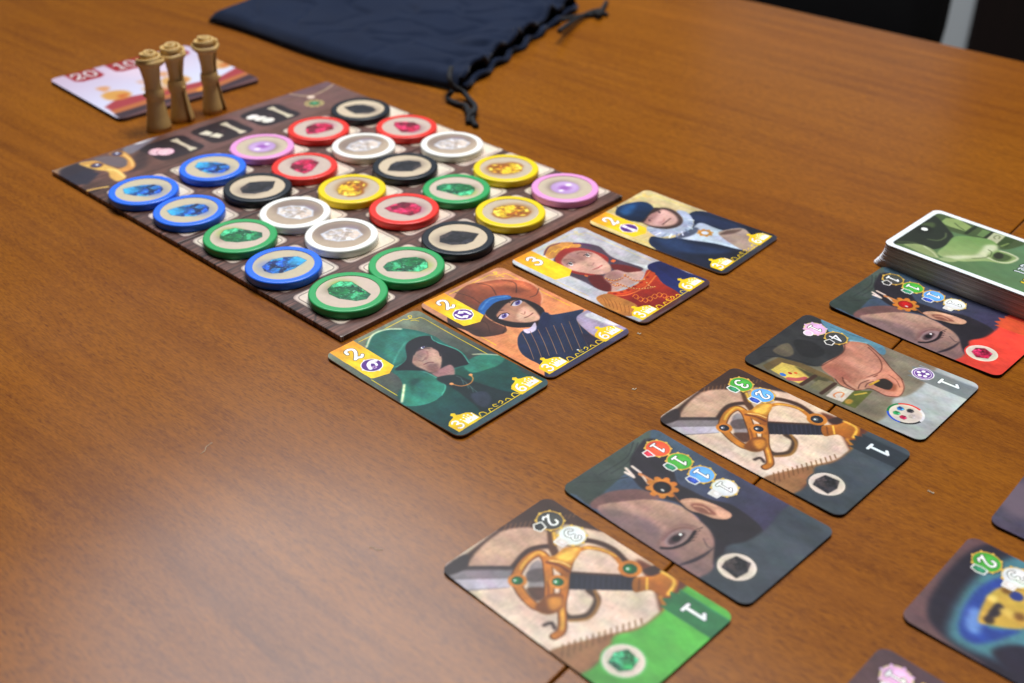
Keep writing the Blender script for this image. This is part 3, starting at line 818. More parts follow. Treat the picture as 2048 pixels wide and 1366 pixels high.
def art_R4():
    cv = Canvas(CW, CL, 8, (216, 198, 156), conv_for('R4'))
    cv.a = cv.grad((0, 5), (44, 30), (222, 204, 150), (204, 190, 158))
    royal_frame(cv, (222, 200, 90))
    cv.poly([(650, 455), (690, 560), (1220, 790), (1680, 500), (1640, 450), (1110, 262), (950, 275), (990, 330), (960, 400), (800, 470)], (42, 56, 84), .15, to=[(700, 470), (1300, 640)], c2=(34, 38, 54))
    cv.poly([(700, 480), (840, 470), (1000, 520), (1300, 570), (1100, 600), (800, 560)], (56, 78, 116), 1.0, .6)
    cv.poly([(990, 290), (1100, 290), (1400, 390), (1250, 400), (1050, 340)], (52, 66, 100), .8, .6)
    cv.poly([(860, 462), (960, 410), (1040, 345), (1200, 400), (1500, 480), (1420, 570), (1150, 510)], (192, 202, 216), .2)
    cv.poly([(850, 470), (930, 400), (1010, 380), (1030, 410), (960, 450)], (92, 98, 116), .4)
    cv.poly([(615, 400), (640, 370), (780, 390), (880, 360), (900, 310), (850, 250), (930, 258), (985, 325), (968, 390), (880, 430), (790, 450), (700, 458)], (178, 186, 204), .15)
    for i in range(12):
        a = R(170 - 17 * i); cx, cy = 800 + 150 * math.cos(a), 345 + 90 * math.sin(a)
        cv.line([(cx, cy), (800 + 195 * math.cos(a + .12), 345 + 118 * math.sin(a + .12))], .55, (232, 236, 244) if i % 2 else (126, 136, 164), .1)
    cv.poly([(560, 325), (620, 262), (720, 225), (830, 245), (900, 310), (885, 362), (800, 392), (690, 388), (600, 358)], (86, 68, 66), .25)
    cv.poly([(575, 322), (640, 265), (730, 240), (810, 262), (862, 315), (840, 355), (770, 372), (670, 372), (600, 348)], (210, 176, 168), .5)
    cv.poly([(575, 322), (640, 265), (720, 242), (700, 290), (640, 350)], (160, 122, 118), .8, .7)
    for p in ((635, 325), (715, 262)): cv.ell(*cv.conv(p), .5, .9, (52, 42, 50), rot=.5, feather=.1)
    cv.line([(740, 360), (770, 335), (805, 310)], .5, (80, 50, 50), .15); cv.line([(720, 340), (745, 335), (755, 310)], .5, (180, 130, 124), .2)
    cv.line([(600, 318), (630, 308), (655, 312)], .35, (90, 66, 64), .1); cv.line([(680, 252), (710, 243), (735, 248)], .35, (90, 66, 64), .1)
    cv.poly([(520, 330), (600, 250), (690, 225), (720, 245), (640, 280), (590, 340)], (66, 50, 50), .3)
    cv.poly([(363, 275), (388, 222), (490, 190), (600, 183), (665, 222), (640, 262), (575, 330), (480, 332), (395, 300)], (38, 72, 112), .12, to=[(420, 200), (560, 320)], c2=(22, 38, 62))
    cv.poly([(400, 260), (440, 220), (520, 205), (500, 260), (440, 290)], (62, 118, 170), 1.0, .7)
    cv.line([(340, 222), (365, 215), (378, 232)], .3, (60, 70, 70), .06)
    cv.ell(*cv.conv((1080, 425)), 2.9, 2.9, (172, 128, 62), feather=.15); cv.ell(*cv.conv((1080, 425)), 1.6, 1.6, (196, 202, 214), feather=.2)
    for i in range(8):
        c = cv.conv((1080, 425)); cv.ell(c[0] + 2.9 * math.cos(i * .785), c[1] + 2.9 * math.sin(i * .785), .7, .7, (190, 140, 66), feather=.1)
    cv.poly([(1190, 440), (1250, 402), (1380, 392), (1445, 445), (1510, 540), (1400, 575)], (172, 154, 144), .15)
    cv.poly([(1195, 438), (1260, 408), (1375, 398), (1330, 425), (1250, 440)], (112, 92, 86), .2)
    cv.poly([(1480, 560), (1540, 525), (1600, 540), (1540, 590)], (120, 96, 92), .5)
    cv.deep(4)
    royal_base(cv, '2', 'scroll'); royal_badges(cv, (50, 52, 64)); cv.tex(4, .07)
    return cv

# ---- art shared by the jewel cards
def cost(cv, i, kind, digit, x=7.3):
    y = 61.0 - 8.8 * i
    cv.ell(x + .25, y - .3, 4.4, 4.4, (40, 30, 25), feather=.4, alpha=.5)
    cv.ell(x, y, 4.25, 4.25, (206, 160, 60) if kind not in ('white', 'pink') else (214, 196, 150))
    for a in range(8):
        cv.ell(x + 4.15 * math.cos(a * .785), y + 4.15 * math.sin(a * .785), .5, .5, (220, 180, 80) if kind not in ('pink',) else (220, 180, 215))
    cv.ell(x, y, 3.8, 3.8, GEM[kind])
    cv.ell(x - .6, y - .8, 2.4, 2.2, tuple(min(255, v * 1.14 + 6) for v in GEM[kind]), feather=.8, alpha=.7)
    gx, gy = x + 4.3, y + .3
    g = {'black': [(-1.7, .9), (-1.2, -1.2), (.9, -1.4), (1.5, .2), (.4, 1.6)], 'white': [(-1.2, -1.5), (1.1, -1.3), (1.3, 1.4), (-.9, 1.6)],
         'red': [(-.6, -1.7), (1.2, -.6), (.9, 1.4), (-1.0, 1.3)]}.get(kind, [(-.9, -1.8), (.8, -1.7), (1.2, .2), (.7, 1.8), (-.8, 1.7), (-1.2, -.2)])
    P = [(gx + a, gy + b) for a, b in g]
    if kind == 'pink': cv.ell(gx, gy, 1.9, 1.9, (240, 226, 236)); cv.ell(gx, gy, 1.35, 1.35, GEMD[kind])
    else:
        cv.line(P, .9, (228, 228, 224), mm=True, sm=False, closed=True); cv.ppoly(P, GEMD[kind])
        cv.ppoly([(gx + a * .5 - .2, gy + b * .5 - .2) for a, b in g], tuple(min(255, v * 1.3 + 10) for v in GEMD[kind]), alpha=.6)
    c = (250, 250, 248)
    text(cv, digit, x - .2, y, 4.9, .72, c, (90, 84, 80) if kind in ('white', 'pink') else tuple(v * .45 for v in GEM[kind]), .25)

def gem_badge(cv, kind, ring):
    cv.ell(33.0, 11.3, 6.1, 6.1, ring, feather=.12)
    cv.ell(33.0, 11.3, 5.5, 5.5, (226, 214, 200)); cv.ell(33.0, 11.3, 4.9, 4.9, (206, 192, 178), feather=.5)
    if kind == 'multi':
        for k, (dx, dy) in zip(('green', 'blue', 'black', 'white', 'red'), ((1.6, 2.4), (-1.6, 2.6), (-2.6, -.4), (0, -2.4), (2.6, -.4))):
            r_ = np.random.default_rng(len(k)); P = [(33 + dx + 1.25 * math.cos(a * 1.05 + .3) * r_.uniform(.8, 1.2), 11.3 + dy + 1.25 * math.sin(a * 1.05 + .3)) for a in range(6)]
            facet_gem(cv, P, k, 3, 6)
        return
    shp = {'black': [(-2.9, 2.2), (-3.3, -1.6), (-.2, -2.8), (3.2, -2.2), (2.6, 2.4), (.3, 3.0)], 'red': [(-3.2, .6), (-1.8, -2.4), (1.6, -2.6), (3.2, .2), (1.2, 2.6), (-1.6, 2.6)],
           'green': [(-3.1, 1.4), (-2.4, -2.2), (.8, -2.9), (3.0, -1.2), (2.7, 2.0), (-.4, 2.9)]}[kind]
    facet_gem(cv, [(33 + a * 1.22, 11.3 + b * 1.22) for a, b in shp], kind, 11, 16)

def header(cv, col, dark, ribbon=0, y=15.0, ra=.92):
    S = cv.grad((0, 0), (44, 15), tuple(min(255, v * 1.12) for v in col), col)
    S = np.clip(S * (0.86 + .28 * vnoise(cv.H, cv.W, 9, 8, 3)[..., None]), 0, 1)
    cv.ppoly([(-2, -2), (46, -2), (46, y - .4), (40, y + .3), (33, y + 1.2), (28, y + 3.4), (22, y + .6), (14, y - .2), (-2, y + .2)], S, .35, sm=True)
    cv.ppoly([(12, -1), (23, -1), (19, 9), (24, 14), (13, 14)], tuple(min(255, v * 1.22) for v in col), 1.6, .5)
    yb = y + 2 if not ribbon else ribbon
    cv.ppoly([(2.4, -1), (11.2, -1), (11.2, yb), (9.6, yb - 1.4), (8.6, yb + 1.2), (6.8, yb - .5), (5.0, yb + 1.3), (4.0, yb - 1.3), (2.4, yb)], dark, .12 if ra > .5 else .5, ra)
    cv.line([(2.6, 0), (2.6, yb - .5)], .25, tuple(min(255, v * 1.5) for v in dark), .08, mm=True, sm=False)

def num1(cv): text(cv, '1', 6.6, 8.4, 6.8, 1.05, (236, 240, 242), ew=.2, edge=(60, 70, 80))

def art_sword(key, gem, gemd):
    D3 = conv_for('D3')
    cv = Canvas(CW, CL, 8, (214, 194, 176), D3)
    cv.a = cv.grad((0, 60), (44, 25), (214, 190, 168), (226, 208, 194))
    cv.poly([(60, 420), (330, 190), (520, 60), (680, 100), (900, 210), (800, 200), (620, 180), (400, 240), (300, 330), (180, 400)], (70, 48, 40), .4)
    for i in range(16): cv.line([(350 + 26 * i, 185 - 4 * i), (340 + 26 * i, 230 - 6 * i)], .35, (120, 90, 64), .15)
    cv.poly([(190, 375), (330, 215), (560, 205), (612, 300), (490, 290), (430, 370)], (196, 166, 146), .4)
    cv.poly([(1090, 340), (1240, 390), (1400, 450), (1380, 540), (1290, 590), (1220, 480)], (104, 62, 46), .5)
    cv.poly([(720, 760), (980, 690), (1190, 640), (1310, 560), (1360, 620), (1100, 760), (980, 900), (860, 830)], (150, 112, 80), .3)
    for i in range(14): cv.line([(790 + 30 * i, 725 - 9 * i), (800 + 30 * i, 790 - 12 * i)], .35, (112, 80, 52), .1)
    cv.poly([(960, 880), (1000, 800), (1120, 770), (1030, 900)], (112, 70, 56), .5)
    cv.poly([(-60, 380), (430, 372), (450, 395), (440, 470), (60, 500)], (140, 132, 136), .1, sm=False)
    cv.poly([(20, 440), (440, 428), (440, 468), (60, 490)], (192, 186, 196), .15, sm=False)
    cv.line([(20, 400), (200, 383), (440, 380)], 1.6, (74, 64, 64), .3)
    cv.poly([(40, 420), (90, 360), (170, 320), (190, 375), (130, 410)], (58, 48, 50), .3)
    Gd, Gm, Gl = (92, 56, 30), (186, 124, 50), (232, 190, 92)
    cv.line([(440, 370), (500, 300), (600, 280), (640, 300)], 1.8, (70, 48, 42), .3)
    cv.line([(690, 250), (830, 255), (950, 290), (1040, 350)], 1.9, (74, 50, 40), .3)
    cv.line([(600, 210), (630, 290), (670, 340)], 2.4, (92, 62, 44), .3); cv.line([(615, 215), (640, 270)], 1.1, Gl, .3)
    cv.line([(760, 300), (830, 285), (950, 312), (1030, 372)], 1.5, Gm, .15); cv.line([(800, 285), (900, 295), (980, 325)], .5, Gl, .15)
    cv.line([(870, 480), (925, 520), (895, 590), (800, 605), (750, 575)], 2.0, (74, 56, 44), .2); cv.line([(900, 480), (935, 540), (900, 605), (800, 618)], .9, (150, 112, 60), .2)
    cv.poly([(690, 395), (1110, 412), (1115, 482), (750, 475)], (38, 38, 52), .12, sm=False)
    cv.line([(740, 398), (1100, 416)], .8, (78, 54, 44), .2)
    for i in range(11): cv.line([(790 + 29 * i, 416), (800 + 29 * i, 478)], .22, (66, 66, 84), .08)
    loop = [(462, 425), (492, 350), (552, 312), (602, 335), (632, 400), (655, 470), (662, 540), (610, 556), (545, 520), (495, 475)]
    cv.poly([(525, 380), (556, 345), (590, 360), (618, 420), (640, 500), (600, 525), (550, 490)], (150, 142, 142), .2)
    cv.poly([(520, 395), (600, 380), (622, 420), (625, 440), (530, 440)], (104, 94, 94), .3)
    cv.poly([(535, 470), (640, 470), (645, 510), (600, 530), (555, 500)], (92, 64, 52), .3)
    cv.line(loop, 2.9, (84, 50, 26), .12, closed=True); cv.line(loop, 2.3, Gm, .12, closed=True); cv.line([(478, 385), (500, 345), (552, 308), (590, 320)], .7, Gl, .2); cv.line([(640, 440), (655, 500), (650, 545)], .6, (120, 70, 30), .2)
    cv.line([(735, 330), (728, 400), (738, 470), (740, 540), (760, 610), (768, 665), (735, 690)], 2.6, (84, 50, 26), .15); cv.line([(735, 330), (728, 400), (738, 470), (740, 540), (760, 610), (768, 665), (738, 688)], 2.0, (176, 116, 46), .15)
    cv.line([(745, 560), (765, 625), (768, 660)], .6, Gl, .2); cv.line([(668, 640), (705, 628), (730, 655)], 1.0, (58, 42, 40), .2)
    cv.poly([(596, 330), (645, 322), (692, 288), (768, 278), (780, 308), (752, 360), (742, 420), (690, 400), (640, 370)], (206, 150, 66), .12, to=[(690, 290), (720, 410)], c2=(150, 92, 38))
    cv.poly([(660, 330), (705, 298), (766, 286), (742, 345), (700, 345)], (236, 196, 100), .5); cv.line([(612, 352), (680, 366), (742, 396)], .9, (104, 58, 32), .2); cv.line([(625, 345), (690, 352), (744, 372)], .4, (240, 214, 150), .15)
    cv.poly([(600, 555), (660, 500), (735, 500), (745, 560), (700, 588), (640, 585)], (124, 76, 34), .2); cv.poly([(660, 520), (728, 512), (738, 552), (690, 572)], (198, 140, 64), .5)
    cv.poly([(1100, 425), (1200, 415), (1262, 395), (1335, 425), (1340, 480), (1290, 515), (1200, 480), (1115, 488)], Gm, .12, to=[(1200, 400), (1260, 510)], c2=(140, 86, 34))
    cv.poly([(1140, 385), (1260, 360), (1330, 410), (1250, 395), (1190, 415)], (64, 44, 40), .3)
    cv.line([(1240, 395), (1320, 440), (1300, 500)], .9, Gl, .2); cv.line([(1170, 425), (1180, 475)], .6, Gl, .15); cv.line([(1130, 430), (1138, 480)], .5, (120, 74, 30), .1)
    cv.line([(1260, 510), (1290, 550), (1300, 600)], 1.3, (176, 124, 56), .2)
    for p, r_ in (((474, 437), 2.3), ((694, 442), 2.3), ((1068, 382), 2.9)):
        c = cv.conv(p); cv.ell(*c, r_ * 1.15, r_ * 1.15, (196, 130, 56), feather=.12); cv.ell(*c, r_ * .72, r_ * .72, gemd); cv.ell(c[0] + .3, c[1] + .35, r_ * .34, r_ * .3, gem, feather=.12)
        cv.ell(c[0] + .45, c[1] + .5, r_ * .13, r_ * .13, (240, 242, 244))
    cv.deep(6, 1.15)
    return cv

def art_face(centre, centred):
    cv = Canvas(CW, CL, 8, (70, 76, 96), conv_for('D5'))
    cv.a = cv.grad((4, 60), (12, 15), (78, 96, 112), (68, 62, 88))
    cv.poly([(60, 400), (560, 40), (640, 80), (640, 220), (520, 330), (420, 430), (340, 520), (200, 460)], (84, 94, 88), .2, to=[(560, 90), (250, 440)], c2=(60, 70, 66))
    for s in ([(560, 120), (530, 240), (420, 320)], [(520, 120), (500, 220), (330, 330)], [(180, 380), (380, 370), (560, 340)]): cv.line(s, .35, (54, 60, 60), .12)
    cv.poly([(600, 100), (640, 130), (880, 270), (970, 370), (1100, 420), (1250, 470), (1480, 520), (1760, 680), (1640, 800), (1400, 840), (1340, 700), (1200, 580), (1030, 500), (800, 450), (620, 360), (540, 230)], (46, 42, 50), .2)
    cv.poly([(620, 100), (760, 120), (900, 260), (760, 200)], (44, 40, 46), .4)
    cv.poly([(330, 510), (420, 445), (560, 420), (720, 420), (880, 470), (620, 500), (400, 545)], (122, 92, 90), .25)
    cv.poly([(400, 545), (600, 492), (830, 480), (1060, 520), (1240, 610), (1370, 695), (1415, 800), (1440, 990), (1200, 930), (800, 730)], (190, 156, 138), .2, to=[(1000, 500), (1000, 850)], c2=(132, 108, 106))
    cv.poly([(1230, 600), (1300, 640), (1400, 740), (1440, 880), (1500, 860), (1450, 700), (1330, 610)], (46, 42, 50), .5)
    cv.poly([(420, 560), (640, 560), (900, 640), (1000, 760), (1250, 900), (1000, 830)], (124, 104, 106), .9, .8)
    cv.poly([(1030, 482), (1150, 468), (1330, 510), (1465, 565), (1440, 598), (1330, 592), (1220, 562), (1110, 540)], (196, 156, 134), .15)
    cv.poly([(1120, 505), (1200, 500), (1280, 530), (1350, 570), (1260, 565), (1180, 545)], (140, 94, 82), .25, .9); cv.line([(1150, 515), (1230, 525), (1290, 555)], .5, (206, 160, 138), .15); cv.line([(1040, 500), (1110, 540), (1220, 575), (1340, 605), (1440, 605)], .5, (40, 34, 40), .25); cv.poly([(1340, 530), (1460, 568), (1430, 590), (1360, 575)], (216, 174, 150), .3); cv.line([(1060, 490), (1180, 485), (1330, 520)], .4, (220, 184, 160), .15)
    cv.poly([(975, 745), (1010, 690), (1100, 660), (1190, 665), (1230, 690), (1180, 750), (1090, 785), (1010, 780)], (150, 120, 118), .4)
    cv.poly([(1005, 745), (1040, 690), (1130, 665), (1200, 680), (1160, 735), (1080, 775)], (152, 132, 132), .3)
    cv.poly([(1030, 745), (1052, 705), (1120, 685), (1150, 698), (1120, 738), (1070, 760)], (74, 56, 60), .35)
    cv.ell(*cv.conv((1088, 722)), 1.3, 1.1, (26, 20, 26), feather=.2); cv.ell(*cv.conv((1112, 696)), .5, .5, (240, 240, 240))
    cv.line([(995, 782), (1090, 780), (1180, 742), (1218, 676)], 1.0, (40, 30, 36), .15); cv.line([(985, 735), (1030, 680), (1110, 652), (1200, 660)], .5, (120, 88, 88), .2); cv.line([(960, 770), (990, 690), (1090, 635), (1220, 650)], .5, (130, 100, 98), .35)
    for i in range(5): cv.line([(1195 + 6 * i, 740 - 18 * i), (1235 + 8 * i, 730 - 20 * i)], .25, (44, 34, 40), .05)
    cv.poly([(1170, 885), (1260, 850), (1340, 815), (1405, 770), (1370, 815), (1300, 860), (1210, 885)], (52, 44, 54), .25); cv.line([(1300, 720), (1350, 770), (1375, 775)], .3, (90, 74, 78), .1)
    for a, b in (((525, 285), (600, 330)), ((570, 272), (650, 310)), ((530, 310), (610, 340))): cv.line([a, b], 1.0, (226, 212, 200), .08, sm=False)
    cv.line([(650, 320), (760, 360)], 1.3, (200, 140, 96), .15); cv.line([(680, 335), (740, 380)], .8, (226, 200, 180), .1)
    c = cv.conv((858, 402))
    for i in range(9): cv.ell(c[0] + 4.1 * math.cos(i * .698), c[1] + 4.1 * math.sin(i * .698), 1.1, 1.1, (196, 128, 58), feather=.1)
    cv.ell(*c, 4.0, 4.0, (204, 138, 66), feather=.1); cv.ell(*c, 2.9, 2.9, (120, 70, 36)); cv.ell(*c, 2.6, 2.6, centred); cv.ell(c[0] - .3, c[1] + .3, 1.5, 1.5, centre, feather=.6)
    cv.ell(c[0] + .9, c[1] - .9, .45, .7, (240, 236, 232), feather=.1)
    cv.line([(960, 440), (1000, 470), (1030, 490)], .4, (150, 100, 70), .1)
    cv.deep(7, 1.15)
    return cv

def art_hand(pal=None):
    cv = Canvas(CW, CL, 8, (132, 122, 108), conv_for('D4'))
    cv.a = cv.grad((44, 60), (10, 10), (110, 106, 90), (142, 132, 118))
    cv.poly([(40, 400), (520, 40), (700, 70), (780, 200), (920, 290), (860, 350), (700, 450), (480, 430), (330, 380), (160, 450)], (56, 56, 58), .2)
    cv.poly([(300, 330), (420, 270), (470, 350), (400, 380)], (104, 96, 82), .3); cv.poly([(470, 250), (620, 260), (720, 340), (640, 385), (520, 360)], (42, 42, 44), .3)
    for s in ([(130, 340), (240, 310), (330, 300)], [(240, 380), (420, 390), (640, 450)], [(520, 210), (640, 240), (760, 230)]): cv.line(s, .3, (34, 34, 36), .1)
    cv.poly([(700, 80), (1060, 220), (1195, 305), (1185, 362), (1060, 300), (900, 275), (760, 190)], (104, 142, 160), .12); cv.line([(760, 140), (920, 200), (1060, 240)], .35, (70, 104, 122), .1)
    cv.line([(900, 245), (1055, 268)], .6, (150, 184, 198), .2)
    cv.poly([(220, 450), (350, 385), (540, 430), (780, 540), (800, 580), (640, 530), (380, 440), (260, 490)], (108, 92, 62), .12, sm=False)
    cv.poly([(285, 485), (375, 425), (500, 455), (640, 525), (540, 600), (420, 560)], (206, 184, 104), .1, sm=False)
    cv.poly([(480, 450), (640, 520), (760, 560), (660, 580), (540, 500)], (84, 80, 58), .4)
    cv.line([(430, 555), (500, 560), (560, 550)], 2.0, (172, 92, 92), .15); cv.ell(*cv.conv((382, 522)), .9, 1.2, (70, 120, 190)); cv.ell(*cv.conv((440, 510)), .6, .8, (170, 60, 50)); cv.ell(*cv.conv((485, 508)), .6, .7, (210, 120, 60))
    cv.line([(530, 600), (640, 530)], 1.6, (70, 50, 40), .1, sm=False); cv.poly([(590, 620), (670, 560), (790, 590), (700, 660)], (124, 118, 92), .1, sm=False)
    cv.line([(690, 670), (800, 590)], 1.5, (70, 50, 40), .1, sm=False); cv.poly([(725, 690), (820, 610), (960, 640), (860, 740)], (206, 196, 186), .08, sm=False); cv.line([(800, 700), (790, 680), (830, 660), (870, 670), (850, 700)], .5, (196, 130, 90), .08)
    cv.poly([(850, 750), (960, 645), (1100, 650), (960, 790)], (96, 100, 52), .1, sm=False); cv.ell(*cv.conv((910, 735)), 1.7, 1.2, (176, 140, 70), feather=.2); cv.line([(960, 680), (1050, 665)], .8, (186, 160, 80), .15)
    cv.poly([(690, 450), (860, 345), (875, 260), (1060, 275), (1170, 370), (1250, 470), (1340, 560), (1350, 640), (1300, 697), (1200, 685), (1080, 630), (960, 645), (850, 605), (800, 550)], (176, 126, 108), .12, to=[(780, 430), (1300, 620)], c2=(198, 146, 126))
    cv.poly([(900, 300), (1060, 300), (1170, 470), (1060, 540), (960, 500)], (196, 148, 130), 1.0, .8); cv.poly([(700, 450), (820, 430), (920, 540), (880, 600), (800, 550)], (160, 106, 90), .8, .7)
    cv.line([(1065, 300), (1160, 400), (1165, 490), (1060, 540), (970, 600)], .35, (112, 70, 60), .12); cv.line([(860, 540), (880, 590), (960, 640)], .4, (100, 60, 52), .12); cv.line([(1030, 560), (1100, 540), (1140, 520)], .4, (112, 70, 60), .1)
    cv.poly([(1150, 575), (1210, 545), (1270, 590), (1310, 600), (1290, 650), (1200, 640)], (150, 96, 74), .5); cv.poly([(1110, 590), (1185, 550), (1260, 590), (1235, 640), (1150, 620)], (50, 42, 38), .12)
    OUT = (84, 52, 46)
    cv.line([(690, 450), (860, 345), (875, 262)], .3, OUT, .08); cv.line([(800, 552), (850, 605), (960, 645), (1080, 630), (1200, 685), (1300, 697)], .32, OUT, .08)
    cv.line([(1060, 278), (1170, 372), (1250, 470), (1340, 560)], .3, OUT, .1)
    cv.poly([(960, 600), (1000, 560), (1090, 535), (1130, 555), (1080, 600), (1020, 640)], (206, 156, 136), .3); cv.line([(985, 632), (1005, 590), (1075, 560)], .28, OUT, .08); cv.line([(1040, 620), (1060, 590), (1110, 570)], .28, OUT, .08)
    cv.line([(1010, 570), (1060, 555), (1120, 545)], .5, (226, 184, 166), .2); cv.line([(880, 560), (920, 600), (965, 625)], .9, (206, 158, 140), .3); cv.poly([(860, 380), (900, 330), (1020, 330), (960, 430)], (190, 140, 120), 1.0, .6)
    cv.poly([(1230, 500), (1330, 570), (1338, 640), (1300, 680), (1290, 600)], (206, 150, 126), .5); cv.line([(1230, 520), (1290, 565), (1318, 620)], .3, (130, 84, 70), .15)
    cv.line([(1080, 600), (1150, 565)], .8, (206, 166, 60), .15); cv.line([(1200, 690), (1310, 695), (1352, 630), (1330, 550)], .3, (110, 70, 60), .1)
    cv.deep(8, 1.15)
    return cv

def finish_card(cv, key, name, label, cat='card', group=None, curl=(0.6, 0.15, 0.0), edge=EDGEW):
    m = print_mat(name + "_print_" + key, cv.image("print_" + key), linen=True)
    o = card_mesh(name, curl=curl, mats=[m, edge])
    place_card(o, key)
    return tag(o, label, cat, group)

gr = 'portrait cards laid in a row beside the board'
finish_card(art_R1(), 'R1', 'portrait_card', 'portrait card of a figure in a dark green hood, yellow tab with 2', group=gr, curl=(.75, .12, .1))
finish_card(art_R2(), 'R2', 'portrait_card', 'portrait card with peach background and a figure in a wide orange brown hat', group=gr, curl=(.55, .12, -.08))
finish_card(art_R3(), 'R3', 'portrait_card', 'portrait card with pale background, red haired woman in orange dress, yellow tab with 3', group=gr, curl=(.7, .15, 0))
finish_card(art_R4(), 'R4', 'portrait_card', 'portrait card with cream background, man in blue cap and white ruff', group=gr, curl=(.5, .12, .1))

gd = 'jewel cards laid in a row below the deck'
SL, SLD = (58, 66, 74), (38, 46, 54)
cv = art_sword('D1', (60, 150, 90), (34, 92, 58)); header(cv, (76, 158, 62), (38, 104, 66)); gem_badge(cv, 'green', (110, 182, 110)); cost(cv, 0, 'black', '2'); cost(cv, 1, 'white', '3'); num1(cv); cv.tex(11, .07)
finish_card(cv, 'D1', 'jewel_card', 'sword hilt card with a bright green header and green gems in the hilt', group=gd, curl=(.45, .1, .05), edge=EDGED)
cv = art_face((40, 40, 48), (24, 24, 28)); header(cv, SL, SLD, ra=.35); gem_badge(cv, 'black', (70, 74, 76)); [cost(cv, i, k, '1') for i, k in enumerate(('red', 'green', 'blue', 'white'))]; cv.tex(12, .07)
finish_card(cv, 'D2', 'jewel_card', 'close-up face card with a black jewelled earring and grey header', group=gd, curl=(.5, .1, 0), edge=EDGED)
cv = art_sword('D3', (120, 124, 136), (34, 36, 46)); header(cv, SL, SLD); gem_badge(cv, 'black', (70, 74, 76)); cost(cv, 0, 'green', '3'); cost(cv, 1, 'blue', '2'); num1(cv); cv.tex(13, .07)
finish_card(cv, 'D3', 'jewel_card', 'sword hilt card with a dark grey header and black gems in the hilt', group=gd, curl=(.5, .1, .05), edge=EDGED)
cv = art_hand(); header(cv, (158, 164, 164), (112, 118, 120), 22); gem_badge(cv, 'multi', (206, 200, 190))
for k, c in enumerate(((30, 110, 60), (40, 80, 190), (40, 40, 44), (225, 225, 225), (215, 60, 50))):
    a0 = 60 - 72 * k; cv.line([(33 + 5.75 * math.cos(R(a0 + 9 * j)), 11.3 + 5.75 * math.sin(R(a0 + 9 * j))) for j in range(9)], .8, c, .06, mm=True)
cv.ell(6.8, 18.2, 3.9, 3.9, (232, 228, 236)); cv.ell(6.8, 18.2, 3.5, 3.5, (120, 84, 160)); cv.ell(6.8, 18.2, 3.0, 3.0, (226, 220, 232)); cv.ell(6.8, 18.2, 2.75, 2.75, (106, 66, 150))
for k in range(5): cv.ell(6.8 + 1.55 * math.cos(k * 1.257 + .3), 18.2 + 1.55 * math.sin(k * 1.257 + .3), .72, .72, (240, 236, 244))
cost(cv, 0, 'pink', '1'); cost(cv, 1, 'black', '4'); num1(cv); cv.tex(14, .07)
finish_card(cv, 'D4', 'jewel_card', 'card with a large hand holding a dark gem and a silver header', group=gd, curl=(.5, .12, 0), edge=EDGED)
cv = art_face((214, 40, 44), (160, 26, 32)); header(cv, (214, 62, 48), (206, 80, 44)); gem_badge(cv, 'red', (222, 60, 50)); [cost(cv, i, k, '1') for i, k in enumerate(('black', 'green', 'blue', 'white'))]; cv.tex(15, .07)
finish_card(cv, 'D5', 'jewel_card', 'close-up face card with a red jewelled earring and bright red header', group=gd, curl=(.7, .2, -.1), edge=EDGED)

# ---- the second row: three cards that the frame cuts
ge = 'cards of the next row'
cv = Canvas(CW, CL, 8, (48, 44, 70), conv_for('E1')); cv.a = cv.grad((30, 69), (20, 40), (78, 70, 88), (40, 38, 66)); cv.tex(21, .1); header(cv, SL, SLD)
cv.poly([(1060, 330), (1190, 190), (1300, 330), (1200, 420)], (112, 96, 108), 1.5, .8)
finish_card(cv, 'E1', 'jewel_card', 'dark indigo purple card lying past the corner of the teal scene card', group=ge, edge=EDGED)
cv = Canvas(CW, CL, 8, (98, 72, 74), conv_for('E2')); cv.a = cv.grad((44, 69), (0, 40), (104, 76, 78), (92, 66, 70))
cv.poly([(625, 940), (700, 780), (850, 620), (1000, 560), (1250, 600), (1300, 1400), (900, 1220), (680, 1060)], (36, 32, 46), .7)
cv.poly([(745, 1060), (830, 860), (980, 700), (1200, 640), (1320, 900), (1250, 1280), (1000, 1220), (820, 1150)], (76, 128, 142), 1.2)
cv.poly([(810, 1060), (870, 880), (1000, 770), (1240, 720), (1260, 860), (1040, 900), (980, 1040), (1180, 1060), (930, 1140)], (44, 70, 150), .6)
cv.poly([(850, 1040), (880, 930), (950, 960), (930, 1080)], (120, 160, 220), .8, .8)
cv.poly([(925, 1000), (990, 850), (1110, 795), (1240, 800), (1290, 1000), (1180, 1050), (1000, 1030)], (204, 166, 70), .4)
cv.poly([(970, 990), (1030, 900), (1080, 930), (1040, 980)], (50, 44, 52), .4); cv.ell(*cv.conv((1150, 860)), 1.9, 1.9, (44, 60, 130), feather=.3); cv.ell(*cv.conv((1010, 875)), 1.5, 1.3, (236, 206, 110), feather=.5); cv.ell(*cv.conv((990, 1000)), 1.6, 1.4, (60, 48, 44), feather=.4); cv.ell(*cv.conv((1100, 960)), 1.5, 2.2, (226, 190, 90), feather=.5); cv.ell(*cv.conv((1090, 830)), 1.2, 1.4, (120, 84, 40), feather=.4); cv.ell(*cv.conv((1170, 980)), 1.6, 1.6, (130, 90, 44), feather=.5)
cv.poly([(1000, 1190), (1200, 1150), (1330, 1300), (1250, 1400)], (40, 36, 52), .8)
header(cv, SL, SLD); cost(cv, 0, 'green', '2'); cost(cv, 1, 'white', '3'); cv.tex(22, .08)
finish_card(cv, 'E2', 'jewel_card', 'card with a glowing teal and blue picture around a gold jewel', group=ge, edge=EDGED)
